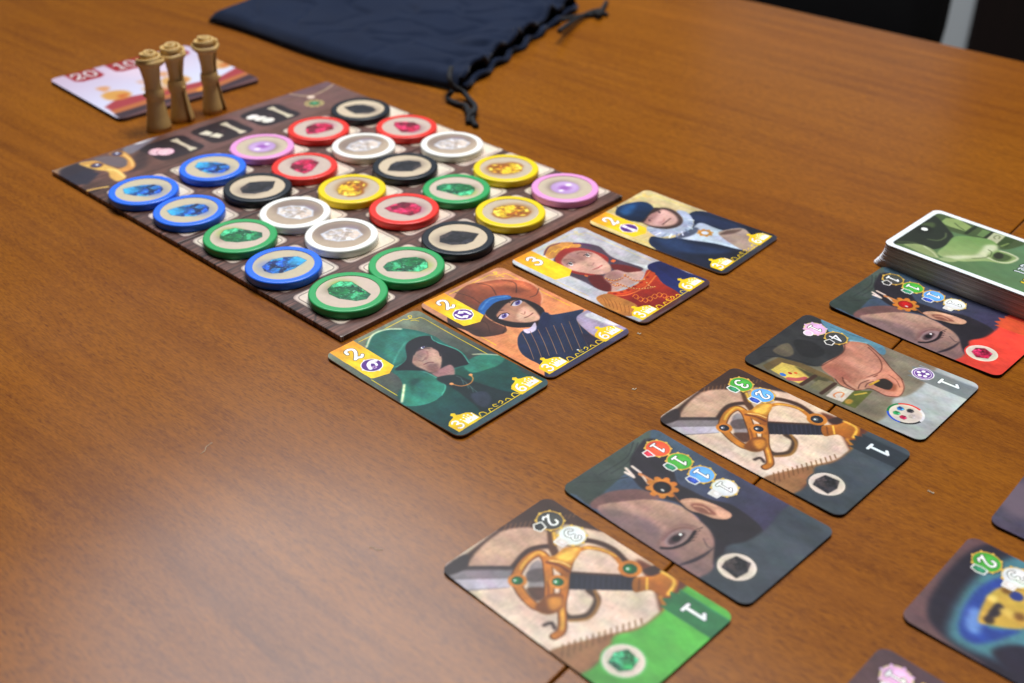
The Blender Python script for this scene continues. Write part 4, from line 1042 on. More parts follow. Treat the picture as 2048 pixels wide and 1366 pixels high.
cv = Canvas(CW, CL, 8, (84, 58, 62)); cv.a = cv.grad((44, 69), (0, 20), (88, 60, 64), (70, 50, 58)); header(cv, SL, SLD); cost(cv, 0, 'pink', '1'); cost(cv, 1, 'green', '2'); cost(cv, 2, 'white', '3'); cv.tex(23, .1)
finish_card(cv, 'E3', 'jewel_card', 'brown card with a pale pink cost circle, beside the teal scene card', group=ge, edge=EDGED)

# ---- the deck
def deck_back():
    n = Canvas(CW, CL, 8, (84, 116, 78), conv_for('K', 0.0105))
    n.a = n.grad((44, 60), (8, 20), (84, 108, 66), (92, 126, 92))
    n.poly([(700, 160), (900, 140), (1180, 240), (1700, 400), (1800, 470), (1500, 560), (1200, 430), (860, 330)], (70, 86, 54), .4)
    n.poly([(785, 250), (850, 200), (1000, 215), (1140, 300), (1070, 350), (900, 300)], (136, 156, 96), .15, sm=False); n.line([(950, 260), (1000, 300), (1060, 340)], .5, (66, 78, 50), .15)
    n.line([(1080, 375), (1190, 300)], 1.6, (44, 52, 38), .15, sm=False); n.poly([(1200, 395), (1270, 330), (1380, 365), (1300, 430)], (98, 124, 76), .15, sm=False); n.line([(1280, 440), (1385, 360)], 1.5, (44, 52, 38), .15, sm=False)
    n.poly([(1310, 440), (1395, 365), (1530, 405), (1425, 495)], (176, 180, 146), .12, sm=False); n.line([(1410, 440), (1395, 420), (1425, 400), (1465, 410), (1450, 435)], .5, (110, 116, 84), .1)
    n.poly([(1440, 500), (1530, 410), (1640, 445), (1540, 540)], (58, 76, 44), .15, sm=False); n.line([(1480, 520), (1560, 490)], .9, (120, 140, 80), .3)
    n.poly([(180, 470), (560, 180), (720, 170), (880, 330), (935, 420), (850, 510), (700, 555), (460, 500), (300, 490)], (42, 48, 40), .3)
    n.poly([(560, 270), (700, 250), (720, 300), (600, 330)], (70, 84, 54), .5); n.line([(640, 440), (760, 455), (840, 420), (850, 370)], .5, (100, 114, 76), .3); n.line([(300, 470), (480, 480), (650, 540)], .5, (92, 104, 70), .3)
    n.poly([(370, 500), (520, 495), (680, 545), (770, 640), (740, 655), (600, 610), (450, 540)], (138, 152, 102), .2); n.line([(600, 520), (700, 590), (750, 645)], .6, (184, 190, 150), .3)
    n.poly([(755, 610), (850, 510), (935, 420), (1060, 405), (1330, 440), (1430, 500), (1440, 560), (1560, 600), (1668, 662), (1600, 712), (1500, 720), (1300, 690), (1000, 690)], (112, 144, 84), .2, to=[(1000, 430), (1000, 680)], c2=(150, 168, 112))
    n.poly([(820, 640), (1000, 625), (1180, 620), (1260, 560), (1300, 510), (1420, 510), (1430, 560), (1340, 600), (1300, 650), (1100, 660), (960, 670)], (196, 200, 166), .7)
    n.line([(1300, 640), (1420, 690), (1540, 710), (1640, 680), (1660, 650), (1560, 600), (1470, 575)], .9, (198, 202, 168), .3)
    n.poly([(1370, 650), (1430, 590), (1520, 610), (1600, 650), (1540, 690), (1440, 690)], (74, 92, 56), .4); n.poly([(1390, 620), (1440, 590), (1500, 615), (1490, 660), (1420, 660)], (48, 52, 40), .3)
    n.line([(1330, 560), (1370, 590), (1350, 640)], .4, (80, 92, 58), .15); n.line([(1150, 660), (1300, 650), (1340, 620)], .4, (80, 92, 58), .2); n.poly([(760, 660), (880, 650), (980, 690), (880, 700)], (150, 166, 116), .3)
    n.ell(21, 63.2, 4.0, 3.4, (36, 40, 34), feather=.6); n.ell(20.7, 63.2, 1.35, 1.35, (240, 244, 240))
    def q(x, y): return ((1960 + x / 13.66 - 1740) * 5.69, (500 + y / 13.66 - 400) * 5.69)
    for pas, w, c in ((0, 1.5, (30, 40, 40)), (1, .75, (214, 224, 226))):
        n.line([q(920, 550), q(1060, 590), q(1250, 660), q(1500, 760)], w, c)
        n.line([q(1010, 510), q(1060, 480), q(1160, 500), q(1210, 560), q(1120, 530), q(1100, 510)], w * .8, c)
        n.line([q(1080, 420), q(1180, 390), q(1320, 440)], w, c); n.line([q(1110, 440), q(1250, 480), q(1400, 540)], w * .8, c)
    for pas, w, c in ((0, 1.7, (60, 66, 30)), (1, .95, (230, 200, 40))):
        n.line([q(1110, 860), q(1200, 900), q(1400, 980)], w, c); n.line([q(1180, 800), q(1280, 790), q(1380, 860)], w, c)
    # white border with rounded inner corners
    b = 2.4; r_ = 2.2
    dx = np.maximum(np.abs(n.X - CW / 2) - (CW / 2 - b - r_), 0); dy = np.maximum(np.abs(n.Y - CL / 2) - (CL / 2 - b - r_), 0)
    out = np.clip((np.hypot(dx, dy) - r_) * n.S + .5, 0, 1)[..., None]
    n.a = n.a * (1 - out) + srgb((232, 238, 242)) * out
    n.tex(31, .04)
    return n
NDECK, DT = 25, 0.42
back_mat = print_mat("deck_back_print", deck_back().image("print_deck_back"), linen=True)
edge_mats = [mat("deck_edge_a", (172, 164, 160), 0.8), mat("deck_edge_b", (140, 132, 128), 0.8), mat("deck_edge_c", (190, 184, 182), 0.8)]
protos = [card_mesh('deck_card', th=DT - 0.03, curl=(0.0, 0.0, 0.0), mats=[back_mat, e]) for e in edge_mats]
kx, ky, ka = POSE['K']
kr = random.Random(5)
for i in range(NDECK):
    o = protos[i] if i < 3 else protos[kr.choice((0, 0, 1, 2))].copy()
    if i >= 3: link(o)
    t_ = 1 - i / (NDECK - 1)                        # 1 at the bottom: the lower cards slide out at the short end
    sl = 3.4 * max(0, t_ - 0.25) ** 1.6 / .63 + kr.uniform(-.06, .06)
    u = Vector((math.cos(R(ka)), math.sin(R(ka)))); v = Vector((-u.y, u.x))
    p = Vector((kx, ky)) - u * (sl - .6) + v * kr.uniform(-.12, .1)
    o.location = (p.x * MM, p.y * MM, i * DT * MM)
    o.rotation_euler = (0, 0, R(ka - 90 + kr.uniform(-.14, .14)))
    if i == NDECK - 1:
        tag(o, 'topmost card of the deck, green back with a hand and white border', 'card', 'cards stacked in the deck')
    else:
        tag(o, 'white edged card in the stacked deck, lying under its green backed top card', 'card', 'cards stacked in the deck')

# ------------------------------------------------------------------ the board
BW, BL, BT = 163.6, 206.75, 2.2
BX, BY, BA = -82.55, 487.76, -42.62
def bconv(p):
    q = bp(100 + p[0] / 3.303, 160 + p[1] / 3.303, BT * MM)
    u = Vector((math.cos(R(BA)), math.sin(R(BA)))); v = Vector((-u.y, u.x)); d = Vector((q.x * 1000 - BX, q.y * 1000 - BY))
    return (d.dot(v) + BW / 2, d.dot(u) + BL / 2)
def art_board():
    cv = Canvas(BW, BL, 6, (92, 66, 62))
    g = vnoise(cv.H, cv.W, 6, 1, 4)
    st = np.repeat(vnoise(cv.H, 24, 60, 2, 4)[:, :1], cv.W, 1) * .0
    grain = np.random.default_rng(3).random((cv.H, cv.W)); grain = blur(grain, 1)
    for _ in range(1):                             # grain runs along x
        k = 40; p = np.pad(grain, ((0, 0), (k, k)), mode='edge'); cs = np.cumsum(p, 1); grain = (cs[:, 2 * k:] - cs[:, :-2 * k]) / (2 * k)
        grain = grain[:, :cv.W]
    grain = (grain - grain.mean()) / grain.std()
    cv.a = np.clip(srgb((96, 66, 58)) * (1 + .10 * grain[..., None] + .5 * (g[..., None] - .5)), 0, 1)
    for y in (34.0, 69, 102.6, 136.5, 169.6): cv.line([(0, y), (BW, y)], .5, (44, 30, 30), .15, .75, mm=True, sm=False)
    r_ = random.Random(2)
    for y in (52, 86, 119, 152, 186):
        for x in (2.6, BW - 2.6): cv.line([(x - 2.5, y + r_.uniform(-6, 6)), (x + 2.5, y + r_.uniform(-6, 6))], .7, (36, 26, 26), .1, .8, mm=True, sm=False)
    # lighter header planks
    cv.ppoly([(60, 0), (BW, 0), (BW, 30), (125, 32), (60, 34)], (128, 94, 92), 3, .55)
    cv.ppoly([(128, 0), (BW, 0), (BW, 8), (140, 8)], (104, 76, 84), 2, .8)
    for j in range(5):
        for i in range(5):
            x0, y0 = 4.9 + 32.7 * i, 37.8 + 33.3 * j
            x1, y1 = x0 + 28.6, y0 + 29.4
            def rr(m_, r=2.6):
                pts = []
                for cx, cy, a0 in ((x1 - m_ - r, y1 - m_ - r, 0), (x0 + m_ + r, y1 - m_ - r, 90), (x0 + m_ + r, y0 + m_ + r, 180), (x1 - m_ - r, y0 + m_ + r, 270)):
                    for k in range(5): pts.append((cx + r * math.cos(R(a0 + 22.5 * k)), cy + r * math.sin(R(a0 + 22.5 * k))))
                return pts
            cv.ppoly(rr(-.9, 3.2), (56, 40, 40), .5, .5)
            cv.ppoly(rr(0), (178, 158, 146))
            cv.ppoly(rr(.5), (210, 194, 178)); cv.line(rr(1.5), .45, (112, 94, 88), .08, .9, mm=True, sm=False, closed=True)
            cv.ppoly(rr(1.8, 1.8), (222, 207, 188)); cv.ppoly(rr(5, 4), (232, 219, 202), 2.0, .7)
            if i in (1, 2, 3) and j in (1, 3):
                cv.line([(x1 + 1.4, y1 - 6), (x1 + 3, y1 - 2)], .7, (150, 96, 72), .2, .7, mm=True)
    # dark header panels with their pictograms
    for n, x0 in enumerate((43, 72, 101.5)):
        cv.ppoly([(x0 - 1, 7.4), (x0 + 11, 5.6), (x0 + 22, 7.4), (x0 + 22.6, 17), (x0 + 22, 27.4), (x0 + 11, 28.8), (x0 - .6, 27.4), (x0 - 1.6, 17)], (40, 30, 36), .35, sm=True)
        sx = x0 + 16.6
        cv.ppoly([(sx - 2.2, 9.2), (sx + 2.2, 9.2), (sx + 1.3, 13.5), (sx + 1.2, 22), (sx + 2.3, 26.6), (sx - 2.3, 26.6), (sx - 1.2, 22), (sx - 1.3, 13.5)], (206, 194, 168), .1)
        cv.ell(x0 + 10.4, 17.6, .9, .9, (78, 56, 62), feather=.2)
        if n == 0:
            for dx, dy in ((-1.6, -1.8), (1.2, 1.2)): cv.ell(x0 + 4.4 + dx, 18 + dy, 4.3, 4.3, (150, 96, 120)); cv.ell(x0 + 4.4 + dx, 18 + dy, 3.9, 3.9, (236, 194, 206)); cv.ell(x0 + 4.4 + dx, 18 + dy, 1.9, 1.9, (224, 170, 190)); cv.ell(x0 + 4.4 + dx, 18 + dy, 1.5, 1.5, (238, 204, 212))
        elif n == 1:
            for dx, dy in ((-1.0, -3.4), (.9, 2.6)): cv.ppoly([(x0 + 4 + dx - 3, 18 + dy - 2.6), (x0 + 4 + dx + 2.2, 18 + dy - 3.2), (x0 + 4 + dx + 3.1, 18 + dy + 1.4), (x0 + 4 + dx - .6, 18 + dy + 3)], (222, 212, 190), .1)
        else:
            for d in (-4.4, 0, 4.4): cv.ell(x0 + 4 + d * .35, 17.8 + d, 3.6, 3.0, (150, 136, 130)); cv.ell(x0 + 4 + d * .35, 17.8 + d, 3.3, 2.7, (236, 228, 220))
    # necklace and pendant at one header corner
    cv.line([(137, -1), (139.5, 6), (143.5, 11), (151, 10.5), (160, 7.6), (165, 5)], .9, (186, 160, 130), .2, mm=True)
    cv.ell(142.4, 12.6, 2.2, 2.0, (226, 206, 190), feather=.2)
    for k in range(10): cv.ell(138 + 4.2 * math.cos(k * .628), 20.8 + 4.2 * math.sin(k * .628), 1.2, 1.2, (186, 168, 110), feather=.2)
    cv.ell(138, 20.8, 4.0, 4.0, (150, 132, 90), feather=.3); cv.ell(138, 20.8, 2.6, 2.6, (40, 120, 78), feather=.2); cv.ell(138.6, 20.2, .8, .8, (130, 200, 160), feather=.2)
    # gold hilt at the other header corner
    cv.conv = bconv
    cv.poly([(10, 600), (120, 560), (240, 540), (180, 590), (60, 630)], (150, 118, 88), .8, sm=False)
    cv.poly([(60, 600), (200, 545), (330, 560), (300, 600), (120, 660)], (48, 40, 50), .8)
    cv.poly([(90, 650), (230, 595), (330, 615), (250, 690), (150, 690)], (44, 40, 54), .6, sm=False)
    cv.poly([(480, 455), (560, 415), (720, 365), (640, 425), (530, 490)], (120, 112, 122), .5); cv.poly([(540, 420), (620, 392), (700, 370), (600, 420)], (214, 212, 216), .5)
    cv.poly([(560, 500), (640, 450), (640, 560), (560, 600), (520, 600)], (52, 38, 40), 1.2, .7)
    cv.poly([(290, 520), (430, 500), (540, 540), (500, 575), (380, 560)], (104, 92, 94), .5)
    cv.poly([(390, 490), (440, 470), (500, 478), (545, 520), (565, 560), (540, 590), (470, 610), (430, 595), (500, 570), (510, 530), (470, 505)], (206, 144, 70), .35)
    cv.line([(480, 485), (535, 530), (545, 570)], 1.0, (240, 196, 116), .3)
    cv.poly([(190, 552), (300, 535), (370, 560), (450, 590), (500, 630), (490, 655), (440, 668), (395, 640), (380, 605), (290, 590)], (218, 172, 88), .35)
    cv.line([(380, 590), (440, 600), (490, 640)], 1.1, (246, 214, 130), .3); cv.line([(210, 555), (300, 545), (350, 560)], .9, (170, 104, 54), .3)
    for p_ in ((308, 564), (440, 488)):
        p = bconv(p_); cv.ell(*p, 3.1, 3.1, (130, 88, 50), feather=.2); cv.ell(*p, 2.3, 2.3, (70, 64, 96), feather=.1); cv.ell(p[0] + .5, p[1] - .5, .9, .8, (222, 224, 238), feather=.1)
    cv.line([(230, 735), (300, 718), (380, 705)], 1.4, (208, 166, 88), .2)
    cv.tex(41, .06, 30)
    # worn pale paper at the outer corners
    n = np.random.default_rng(9).random((cv.H, cv.W)); e = np.minimum(np.minimum(cv.X, BW - cv.X), np.minimum(cv.Y, BL - cv.Y))
    cd = np.minimum.reduce([np.hypot(cv.X - a, cv.Y - b) for a in (0, BW) for b in (0, BL)])
    m_ = ((e < .22) & (n > .72) | (cd < 1.0) & (n > .35))[..., None]
    cv.a = np.where(m_, srgb((196, 186, 184)), cv.a)
    return cv
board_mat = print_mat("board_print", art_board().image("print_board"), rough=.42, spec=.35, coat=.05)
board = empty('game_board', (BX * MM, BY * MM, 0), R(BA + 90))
tag(board, 'square grid game board with brown wood print, folding in two halves', 'game board')
FOLD = 103.0
for y0, y1 in ((0.0, FOLD - 0.22), (FOLD + 0.22, BL)):
    bmm = box_mesh(-BW / 2 * MM, BW / 2 * MM, (BL / 2 - y1) * MM, (BL / 2 - y0) * MM, 0.03 * MM, BT * MM, 0.00035, 2)
    o = bm_obj('board_half', bmm, board_mat, board)
    me = o.data; ul = me.uv_layers.new(name="UVMap")
    for lp in me.loops:
        c = me.vertices[lp.vertex_index].co
        ul.data[lp.index].uv = (min(max(c.x / (BW * MM) + .5, .001), .999), min(max(c.y / (BL * MM) + .5, .001), .999))

# ------------------------------------------------------------------ tokens
def plastic(name, c, rough=0.34):
    m = mat(name, c, rough)
    t = NT(m); ob = t.n('ShaderNodeTexCoord').outputs['Object']
    t.bump(t.noise(ob, 900, 2), 0.12, 0.0001)
    t.b.inputs['Specular IOR Level'].default_value = 0.45
    return m
TK = {'green': (54, 166, 96), 'blue': (44, 114, 246), 'red': (238, 56, 48), 'white': (250, 250, 245), 'black': (24, 32, 42), 'gold': (244, 214, 24), 'pink': (236, 158, 218)}
tok_body = {k: plastic("token_plastic_" + k, c, .38 if k == 'black' else .34) for k, c in TK.items()}
RT, HT = 15.15, 3.5
def token_face(kind):
    cv = Canvas(25, 25, 9, (208, 190, 166))
    bgc = {'white': (184, 164, 144), 'red': (198, 178, 166), 'blue': (196, 184, 158), 'green': (204, 186, 170), 'black': (204, 186, 160)}.get(kind, (196, 180, 158))
    cv.a[:] = srgb(bgc)
    c0 = 12.5
    if kind == 'pink':
        cv.ell(c0 + .6, c0 + .9, 7.2, 7.0, (120, 100, 96), feather=1.4, alpha=.7)
        cv.ell(c0, c0, 6.4, 6.4, (176, 140, 196), feather=.3); cv.ell(c0 - .6, c0 + .4, 5.0, 4.8, (204, 174, 220), feather=1.3); cv.ell(c0 + .3, c0 - .3, 3.0, 2.8, (148, 86, 172), feather=1.2)
        cv.ell(c0 - 2.6, c0 + 2.2, 1.5, 1.2, (246, 240, 250), feather=.5); cv.ell(c0 + 2.7, c0 - 2.3, 1.2, 1.0, (244, 236, 250), feather=.5)
        cv.tex(7, .02); return cv
    shp = {'green': [(-7.4, 1.0), (-6.6, 4.4), (-3.0, 6.2), (1.6, 4.6), (7.6, 2.4), (8.2, -1.0), (6.0, -3.6), (0, -5.2), (-4.6, -4.4), (-7.0, -2.0)],
           'blue': [(8.4, -.6), (6.4, 3.6), (2.0, 5.2), (-2.6, 5.4), (-7.2, 2.0), (-7.4, -1.4), (-5.6, -4.2), (-2.4, -5.4), (2.4, -4.4)],
           'red': [(-7.6, .2), (-4.6, 3.4), (-1.0, 5.8), (3.6, 5.0), (6.6, 1.6), (6.4, -2.6), (3.0, -6.0), (-1.2, -4.4), (-5.0, -2.8)],
           'black': [(-7.0, -2.4), (-6.4, 2.2), (-1.4, 5.8), (3.0, 4.6), (8.0, 2.0), (5.0, -3.6), (2.2, -5.4), (-3.0, -5.2)],
           'white': [(-7.4, .8), (-4.0, 4.2), (1.0, 5.4), (5.6, 3.6), (7.6, -.4), (4.6, -4.2), (-1.0, -5.0), (-5.6, -3.2)],
           'gold': [(-7.0, -.6), (-6.0, 3.6), (-2.2, 5.6), (2.6, 5.2), (6.6, 3.0), (7.4, -1.0), (5.0, -4.4), (.6, -4.0), (-3.0, -5.2), (-5.8, -3.6)]}[kind]
    P = [(c0 + x * 1.12, c0 - y * 1.12) for x, y in shp]
    if kind == 'green': cv.ell(c0 - 4.6, c0 - 2.6, 5.2, 4.4, (132, 170, 60), feather=1.8, alpha=.8); cv.ell(c0 - 6, c0 + 2, 3.5, 3, (120, 110, 90), feather=1.5, alpha=.6)
    if kind == 'blue': cv.ell(c0 - 5.4, c0 - .5, 5.2, 6.0, (140, 140, 150), feather=2.0, alpha=.8); cv.ell(c0 - 6.0, c0 - 3.5, 3.5, 2, (120, 140, 215), feather=1.5, alpha=.6)
    if kind == 'red': cv.ell(c0 + 3.4, c0 - .6, 6.4, 5.6, (150, 116, 116), feather=1.8, alpha=.7); cv.ell(c0 + 5.6, c0 + 1.5, 2.6, 3.2, (206, 70, 130), feather=1.4, alpha=.6)
    if kind == 'black': cv.ell(c0 - 3.6, c0 + .8, 6.2, 5.6, (136, 120, 108), feather=1.8, alpha=.8)
    if kind == 'white': cv.ell(c0 - .6, c0 - 3.4, 11.6, 8.0, (134, 116, 108), feather=2.0, alpha=.9); cv.ell(c0 + 3, c0 - 5, 4, 2.4, (150, 140, 186), feather=1.6, alpha=.45)
    if kind == 'gold': cv.ell(c0 + 1.4, c0 - .8, 8.0, 6.4, (150, 90, 30), feather=1.8, alpha=.85)
    facet_gem(cv, P, kind, {'green': 21, 'blue': 22, 'red': 23, 'black': 24, 'white': 25, 'gold': 26}[kind], 30 if kind in ('gold', 'white') else 20)
    if kind == 'gold': cv.line(P[5:10] + P[:1], 1.2, (150, 74, 12), .5, .8, mm=True)
    if kind == 'white':
        cv.line(P, .8, (214, 222, 238), .25, .75, mm=True, sm=False, closed=True)
        q_ = [(c0 + (x - c0) * .55 + .4, c0 + (y - c0) * .5 - .2) for x, y in P]
        cv.line(q_, .5, (196, 186, 186), .2, .8, mm=True, sm=False, closed=True)
        for a_, b_ in zip(P, q_): cv.line([a_, b_], .45, (232, 236, 246), .2, .8, mm=True, sm=False)
    if kind == 'blue': cv.ell(c0 + 5.0, c0 + .2, 2.6, 2.8, (60, 170, 225), feather=1.2, alpha=.75)
    cv.tex(7, .02)
    return cv
tok_face = {k: print_mat("token_sticker_" + k, token_face(k).image("print_token_" + k), rough=.5, spec=.3, coat=0.0) for k in TK}
prof = [(0, 0.02), (RT - .7, 0.02), (RT - .2, .2), (RT, .65), (RT, HT - .75), (RT - .06, HT - .45), (RT - .22, HT - .2), (RT - .45, HT - .05), (RT - .7, HT), (RT - .8, HT), (12.3, HT), (12.22, HT), (12.16, HT - .05), (12.15, HT - .1), (12.15, HT - .42), (0, HT - .42)]
vs, fs = lathe([(r * MM, z * MM) for r, z in prof], 72)
tb = {}
for k in TK:
    ob = mesh_obj('rim', vs, fs, tok_body[k], None, True); tb[k] = ob.data
    for p in ob.data.polygons:
        p.use_smooth = True
    bpy.data.objects.remove(ob)
n = 64; RF = 12.1
fv = [(0, 0, (HT - .30) * MM)] + [(RF * MM * math.cos(2 * math.pi * i / n), RF * MM * math.sin(2 * math.pi * i / n), (HT - .30) * MM) for i in range(n)]
fv += [(x, y, (HT - .40) * MM) for x, y, z in fv[1:]]
fuv = [(x / (25 * MM) + .5, y / (25 * MM) + .5) for x, y, z in fv]
ff = [(0, 1 + i, 1 + (i + 1) % n) for i in range(n)] + [(1 + (i + 1) % n, 1 + i, n + 1 + i, n + 1 + (i + 1) % n) for i in range(n)]
tf = {}
for k in TK:
    ob = mesh_obj('sticker', fv, ff, tok_face[k], None, False, fuv); tf[k] = ob.data; bpy.data.objects.remove(ob)
TOK = [  # kind, photo pixel of the top face centre, turn of the picture (degrees), row from the header, column from the hilt side
    ('black', 721, 217, 150, 1, 5), ('red', 637, 256, 60, 1, 4), ('red', 813, 252, -40, 2, 5), ('pink', 524, 292, 20, 1, 3), ('white', 727, 290, 30, 2, 4),
    ('white', 904, 287, 15, 3, 5), ('blue', 425, 333, 150, 1, 2), ('red', 609, 331, 100, 2, 3), ('black', 810, 331, 200, 3, 4), ('gold', 1012, 335, 190, 4, 5),
    ('blue', 287, 379, 178, 1, 1), ('black', 515, 373, 30, 2, 2), ('gold', 704, 376, 80, 3, 3), ('green', 913, 376, 172, 4, 4), ('pink', 1130, 374, 200, 5, 5),
    ('blue', 378, 419, 188, 2, 1), ('white', 590, 423, -20, 3, 2), ('red', 808, 416, 0, 4, 3), ('gold', 1021, 422, 10, 5, 4),
    ('green', 480, 470, 2, 3, 1), ('white', 683, 468, 5, 4, 2), ('black', 916, 474, 10, 5, 3), ('blue', 567, 528, 28, 4, 1), ('green', 813, 528, 200, 5, 2), ('green', 696, 582, -28, 5, 1)]
ORD = ['', 'first', 'second', 'third', 'fourth', 'fifth']
CN = {'gold': 'yellow', 'pink': 'pink pearl'}
for kind, px, py, rot, row, col_ in TOK:
    p = bp(px, py, (BT + HT) * MM)
    root = empty('gem_token', (p.x, p.y, BT * MM), R(rot))
    tag(root, '%s token, %s row from the dark header panels, %s column from the gold hilt' % (CN.get(kind, kind), ORD[row], ORD[col_]), 'token', 'gem tokens filling the board grid')
    a = bpy.data.objects.new('rim', tb[kind]); link(a, root)
    b = bpy.data.objects.new('sticker', tf[kind]); link(b, root)

# ------------------------------------------------------------------ goal tile
def art_tile():
    W, H = 85, 78
    ang = math.atan2(60.0, 61.0)
    L0 = Vector((-255.9, 615.4)); xd = Vector((.712, .702)); yd = Vector((.718, -.696))
    def cf(p):
        q = bp(80 + p[0] / 4.267, 60 + p[1] / 4.267, .002); d = Vector((q.x * 1000, q.y * 1000)) - L0
        return (d.dot(xd), d.dot(yd))
    cv = Canvas(W, H, 6, (222, 216, 236), cf)
    cv.a = cv.grad((0, 0), (10, 60), (192, 170, 192), (206, 208, 232))
    cv.ppoly([(24, 8), (60, 6), (70, 30), (40, 36)], (226, 200, 214), 6, .6)
    for x0, w in ((9, 17), (33, 30), (68, 12)):
        cv.ppoly([(x0, -1), (x0 + w, -1), (x0 + w, 13), (x0 + w - 3, 15.5), (x0 + 3, 15.5), (x0, 13)], (150, 36, 44), .5)
    text(cv, '20', 17.2, 6.6, 9.6, 1.3, (222, 204, 206), (96, 50, 52), .3, adv=.78)
    text(cv, '10', 42, 6.6, 9.6, 1.3, (222, 204, 206), (96, 50, 52), .3, adv=.72)
    crown(cv, 55.5, 6.8, 9, 6.5, (240, 190, 50))
    cv.poly([(540, 660), (640, 590), (900, 540), (1500, 400), (1720, 270), (1900, 380), (1500, 520), (720, 760)], (160, 62, 68), .6, sm=False)
    cv.poly([(590, 690), (900, 590), (1500, 440), (1800, 320), (1900, 380), (1500, 540), (720, 780)], (178, 104, 62), .6, sm=False)
    cv.poly([(620, 720), (930, 620), (1500, 480), (1830, 340), (1920, 400), (1500, 560), (700, 790)], (66, 50, 58), .6, sm=False)
    cv.poly([(680, 760), (950, 650), (1500, 520), (1860, 380), (1950, 420), (1500, 600), (720, 800)], (104, 72, 74), .8, sm=False)
    for s, a in (((0, 0), 1), ((500, -130), .9), ((860, -270), .8), ((340, -60), .5)):
        cv.poly([(510 + s[0], 560 + s[1]), (580 + s[0], 525 + s[1]), (700 + s[0], 515 + s[1]), (765 + s[0], 545 + s[1]), (700 + s[0], 590 + s[1]), (570 + s[0], 600 + s[1])], (206, 142, 52), .8, a * .85)
        cv.poly([(460 + s[0], 500 + s[1]), (540 + s[0], 480 + s[1]), (580 + s[0], 495 + s[1]), (540 + s[0], 530 + s[1])], (206, 150, 110), .8, a)
        cv.poly([(640 + s[0], 560 + s[1]), (740 + s[0], 540 + s[1]), (690 + s[0], 585 + s[1])], (190, 92, 42), 1.0, a * .8)
    cv.poly([(1310, 510), (1380, 470), (1400, 490), (1340, 520)], (222, 140, 60), .6)
    return cv, L0, xd, yd, W, H
cv, L0, xd, yd, TWW, THH = art_tile()
c = L0 + xd * TWW / 2 + yd * THH / 2
tile = card_mesh('goal_tile', W=TWW, L=THH, th=1.9, r=4.0, curl=(0, 0, 0), mats=[print_mat("tile_print", cv.image("print_tile"), rough=.4), mat("tile_edge", (74, 58, 60), .7)])
tile.location = (c.x * MM, c.y * MM, 0); tile.rotation_euler = (0, 0, math.atan2(xd.y, xd.x))
tag(tile, 'thick lavender goal tile printed with 20 and 10 on red tabs', 'game tile')

# ------------------------------------------------------------------ rolled scroll pieces
def scroll_mat():
    m = mat("tan_resin", (206, 168, 106), 0.5)
    t = NT(m); ob = t.n('ShaderNodeTexCoord').outputs['Object']
    t.put(t.b.inputs['Base Color'], t.mix(t.noise(t.mapping(ob, (260, 260, 60)), 1.0, 3), lin((200, 164, 98)), lin((222, 188, 126))))
    t.bump(t.noise(ob, 700, 3), 0.25, 0.0002)
    return m
SCM = scroll_mat()
def rprof(z):
    K = [(0, 6.1), (.06, 5.9), (.2, 4.9), (.38, 4.1), (.52, 3.9), (.66, 3.9), (.8, 4.6), (.92, 5.6), (1.0, 6.0)]
    for (a, ra), (b, rb) in zip(K, K[1:]):
        if z <= b:
            t_ = (z - a) / (b - a); t_ = t_ * t_ * (3 - 2 * t_) * .5 + t_ * .5
            return ra + (rb - ra) * t_
    return K[-1][1]
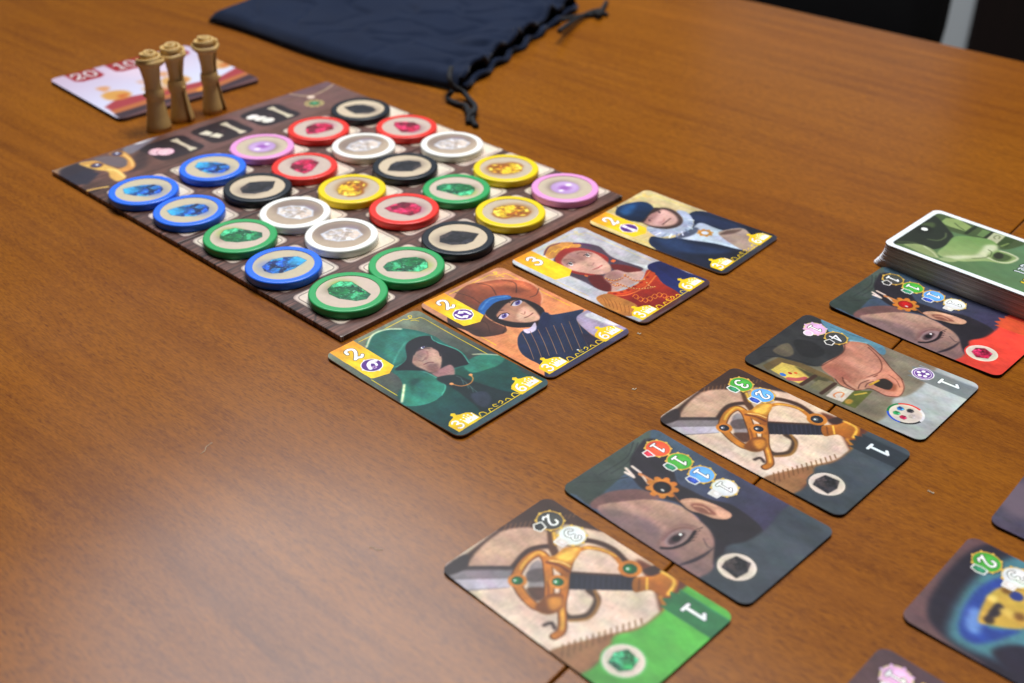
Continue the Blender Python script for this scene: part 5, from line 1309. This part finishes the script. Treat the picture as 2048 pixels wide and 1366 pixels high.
def scroll_piece(px, py, rz, label, hgt=39.0):
    p = bp(px, py, 0)
    root = empty('scroll_piece', (p.x, p.y, 0), R(rz))
    tag(root, label, 'game piece', 'rolled scroll pieces standing between tile and board')
    NA, NZ, turns = 96, 18, 2.3
    vs, fs = [], []
    for s_ in (0, 1):
        for i in range(NA + 1):
            th = 2 * math.pi * turns * i / NA; f = i / NA
            rho = 1.0 - .74 * f - (.13 if s_ else 0.0)
            top = hgt - 1.9 + 2.6 * min(1, f * 1.6) + .25 * math.sin(th * 1.3 + rz); bot = .05 + .5 * f
            for j in range(NZ + 1):
                z = bot + (top - bot) * j / NZ
                r_ = 1.12 * rprof(j / NZ) * rho * (1 + .025 * math.sin(th * 2 + j * .3))
                vs.append((r_ * math.cos(th) * MM, r_ * math.sin(th) * MM, z * MM))
    m = NZ + 1; N = (NA + 1) * m
    for i in range(NA):
        for j in range(NZ):
            a = i * m + j
            fs.append((a, a + m, a + m + 1, a + 1)); fs.append((N + a + 1, N + a + m + 1, N + a + m, N + a))
        a = i * m + NZ
        fs.append((a, a + m, N + a + m, N + a)); a = i * m; fs.append((N + a, N + a + m, a + m, a))
    for j in range(NZ):
        fs.append((j, j + 1, N + j + 1, N + j)); a = NA * m + j; fs.append((N + a, N + a + 1, a + 1, a))
    mesh_obj('rolled_sheet', vs, fs, SCM, root, True)
    # curled rim under the top edge
    vs, fs = [], []
    pr = [(5.5, hgt * .84), (6.6, hgt * .865), (6.95, hgt * .89), (6.7, hgt * .915), (6.0, hgt * .925)]
    vs, fs = lathe([(r_ * MM, z * MM) for r_, z in pr], 40)
    vs = [(x * (1 + .05 * math.sin(5 * math.atan2(y, x))), y * (1 + .05 * math.sin(5 * math.atan2(y, x))), z + .0005 * math.sin(math.atan2(y, x))) for x, y, z in vs]
    mesh_obj('rim_fold', vs, fs, SCM, root, True)
    pr = [(4.1, hgt * .40), (4.46, hgt * .425), (4.62, hgt * .47), (4.52, hgt * .52), (4.1, hgt * .55)]
    vs, fs = lathe([(r_ * MM, z * MM) for r_, z in pr], 40)
    vs = [(x, y, z + .12 * x) for x, y, z in vs]
    band = mesh_obj('ribbon', vs, fs, SCM, root, True)
    vs, fs = tube([(4.3 * MM, -.9 * MM, hgt * .45 * MM), (5.0 * MM, 0, hgt * .47 * MM), (4.6 * MM, .9 * MM, hgt * .44 * MM)], [.5 * MM, .9 * MM, .4 * MM])
    mesh_obj('knot', vs, fs, SCM, band, True)
scroll_piece(321, 257, 200, 'tan rolled scroll piece nearest the gold hilt corner of the board')
scroll_piece(364, 240, 330, 'tan rolled scroll piece standing in the middle of the three')
scroll_piece(428, 223, 20, 'tan rolled scroll piece nearest the dark cloth bag')

# ------------------------------------------------------------------ drawstring bag
def cloth_mat():
    m = mat("navy_cotton", (30, 44, 74), 0.9)
    t = NT(m); ob = t.n('ShaderNodeTexCoord').outputs['Object']
    t.put(t.b.inputs['Base Color'], t.mix(t.noise(ob, 40, 4), lin((11, 23, 46)), lin((17, 31, 57))))
    w = t.math('ADD', t.noise(t.mapping(ob, (3000, 400, 1)), 1.0, 1), t.noise(t.mapping(ob, (400, 3000, 1)), 1.0, 1))
    t.bump(w, 0.35, 0.0002)
    t.b.inputs['Sheen Weight'].default_value = 0.08
    t.b.inputs['Specular IOR Level'].default_value = 0.15
    return m
CLOTH = cloth_mat()
CORD = mat("black_cord", (16, 17, 24), 0.85)
bag = empty('cloth_bag', (-0.08, 0.73, 0))
tag(bag, 'flat navy cloth bag with black drawstrings at its gathered mouth', 'bag')
BO = Vector((-80, 730))
cL, cB, cR, cT = Vector((-193, 722)), Vector((-33, 606)), Vector((40, 768)), Vector((-118, 852))
def bag_xy(a, b):
    f = cL.lerp(cB, a); g = cT.lerp(cR, a)
    p = f.lerp(g, b)
    d1 = (cB - cL).normalized(); d2 = (cR - cB).normalized()
    # gently bowed edges
    p += d2 * (2.6 * math.sin(a * 7.0 + .6) * (1 - b) ** 3 + 4.0 * math.sin(math.pi * a) * (1 - b) ** 2 * -1)
    return p
def bag_top(a, b):
    p = bag_xy(a, b)
    wl = (cB - cL).length; wb = (cR - cB).length
    ef, eb, el, er = b * wb, (1 - b) * wb, a * wl, (1 - a) * wl
    e = min(ef, eb, el)
    H = 8.5 + 2.0 * mnoise.noise(Vector((a * 2.3, b * 2.3, 1)))
    z = 1.0 + (H - 1.0) * (1 - max(0, 1 - e / 9.0) ** 2.4)
    z += 2.3 * mnoise.noise(Vector((a * 5.2 + 3, b * 4.2, 0))) * min(1, e / 25) + 1.5 * mnoise.noise(Vector((a * 9 + b * 7, b * 5 - a * 3, 4))) * min(1, e / 20)
    cre = mnoise.noise(Vector((a * 4 + b * 3.5, b * 6 - a * 5, 9)))
    z -= 2.4 * max(0, 1 - abs(cre) * 9) * min(1, e / 22)
    g = max(0, 1 - er / 26)                         # gathers at the mouth
    z += g * (2.0 + 1.5 * math.sin(b * 31 + 3 * math.sin(b * 7)) + 4.0 * mnoise.noise(Vector((b * 17, a * 2, 7))) + 1.8 * mnoise.noise(Vector((b * 41, a * 3, 2)))) * min(1, e / 8)
    x = p + (cB - cL).normalized() * g * 4.0 * mnoise.noise(Vector((b * 13, 3, 5)))
    return Vector(((x.x - BO.x) * MM, (x.y - BO.y) * MM, max(z, .7) * MM))
NA_, NB_ = 96, 96
vs, fs = [], []
for j in range(NB_ + 1):
    for i in range(NA_ + 1): vs.append(bag_top(i / NA_, j / NB_))
M1 = len(vs)
for j in range(NB_ + 1):
    for i in range(NA_ + 1):
        a, b = i / NA_, j / NB_; q = bag_xy(a, b)
        e = min(b, 1 - b, a); ins = (Vector((.5, .5)) - Vector((a, b))) * 0
        x = q + (cB - cL).normalized() * (3.0 * max(0, a - .9) * 10 * .5)
        z = .35 + (.45 if e < .005 else 0)
        # the lower edge tucks in under the upper one
        cen = cL.lerp(cB, .5).lerp(cT.lerp(cR, .5), .5); k = max(0, 1 - e * 18) * .02
        x = x.lerp(cen, k) if a < .97 else x
        vs.append(Vector(((x.x - BO.x) * MM, (x.y - BO.y) * MM, z * MM)))
m = NA_ + 1
for j in range(NB_):
    for i in range(NA_):
        a = j * m + i
        fs.append((a, a + 1, a + m + 1, a + m)); fs.append((M1 + a + m, M1 + a + m + 1, M1 + a + 1, M1 + a))
for i in range(NA_):
    fs.append((i, M1 + i, M1 + i + 1, i + 1)); a = NB_ * m + i; fs.append((a + 1, M1 + a + 1, M1 + a, a))
for j in range(NB_):
    a = j * m; fs.append((a + m, M1 + a + m, M1 + a, a))
mesh_obj('pouch', vs, fs, CLOTH, bag, True)
# rolled hem along the mouth
for lay in (0, 1):
    pts = []
    for k in range(61):
        b = .02 + .95 * k / 60
        if lay == 0:
            p = bag_top(1.0, b); pts.append((p.x, p.y, p.z - .0006))
        else:
            q = bag_xy(1.0, b) + (cB - cL).normalized() * (2.4 + 1.2 * math.sin(b * 43)); pts.append(((q.x - BO.x) * MM, (q.y - BO.y) * MM, (2.2 + 1.0 * math.sin(b * 51)) * MM))
    vs, fs = tube(pts, 1.7 * MM if lay == 0 else 1.9 * MM, 8, 2)
    mesh_obj('hem', vs, fs, CLOTH, bag, True)
def W(px, py, z): 
    q = bp(px, py, z * MM); return (q.x - BO.x * MM, q.y - BO.y * MM, q.z)
for pts in ([W(902, 136, 12.5), W(899, 155, 12), W(906, 172, 8), W(926, 184, 4), W(940, 200, 2.2), W(950, 212, 3), W(948, 224, 4.2), W(938, 232, 3.4), W(936, 246, 1.1)],
            [W(905, 182, 6), W(895, 196, 2.2), W(912, 207, 1.6), W(930, 211, 2.4), W(938, 222, 3.6), W(948, 226, 3.5), W(944, 238, 2.2), W(953, 253, 1.1)],
            [W(1118, 62, 8), W(1140, 46, 5), W(1160, 34, 3), W(1178, 26, 2.4), W(1190, 22, 2.8), W(1198, 30, 3.2), W(1205, 18, 2.2), W(1213, 4, 1.2)],
            [W(1125, 40, 9), W(1148, 34, 5), W(1170, 31, 2), W(1188, 28, 2.2), W(1196, 20, 3.4), W(1206, 26, 2), W(1216, 30, 1.2)]):
    vs, fs = tube(pts, 1.45 * MM, 8, 5)
    cd = mesh_obj('drawstring', vs, fs, CORD, bag, True)
for pk in ((942, 226, 3.4), (1196, 25, 3.2)):
    c = W(*pk); pts = [(c[0] + 2.0 * MM * math.cos(k * 1.3), c[1] + 1.8 * MM * math.sin(k * 1.3), c[2] + 1.0 * MM * math.sin(k * 2.1)) for k in range(9)]
    vs, fs = tube(pts, 1.2 * MM, 8, 4); mesh_obj('knot', vs, fs, CORD, bag, True)

# ------------------------------------------------------------------ lint and crumbs on the table
LINT = mat("pale_lint", (206, 192, 166), 0.9)
def lint(px, py, ang, ln, label, rad=.085):
    p = bp(px, py, 0)
    pts = [(MM * ln * (k / 5 - .5) * math.cos(R(ang)) + MM * .5 * math.sin(k * 1.4) * math.sin(R(ang)), MM * ln * (k / 5 - .5) * math.sin(R(ang)) + MM * .5 * math.sin(k * 1.4) * math.cos(R(ang)), rad * MM * 1.02) for k in range(6)]
    vs, fs = tube(pts, rad * MM, 6, 3)
    o = mesh_obj('lint_fibre', vs, fs, LINT, None, True); o.location = (p.x, p.y, 0)
    tag(o, label, 'lint', 'bits of lint on the table')
lint(412, 897, 70, 6.0, 'pale lint fibre alone on the bare table, longest of the bits')
lint(752, 1098, -10, 4.2, 'thin pale lint fibre between the hooded card and the green headed card')
lint(1268, 779, 20, 1.6, 'tiny lint speck just off the end of the peach portrait card', .14)
lint(1278, 668, 10, 1.4, 'tiny lint speck beside the corner of the peach portrait card', .15)
lint(1862, 985, -30, 1.8, 'tiny lint speck between the silver headed card and the teal scene card', .15)
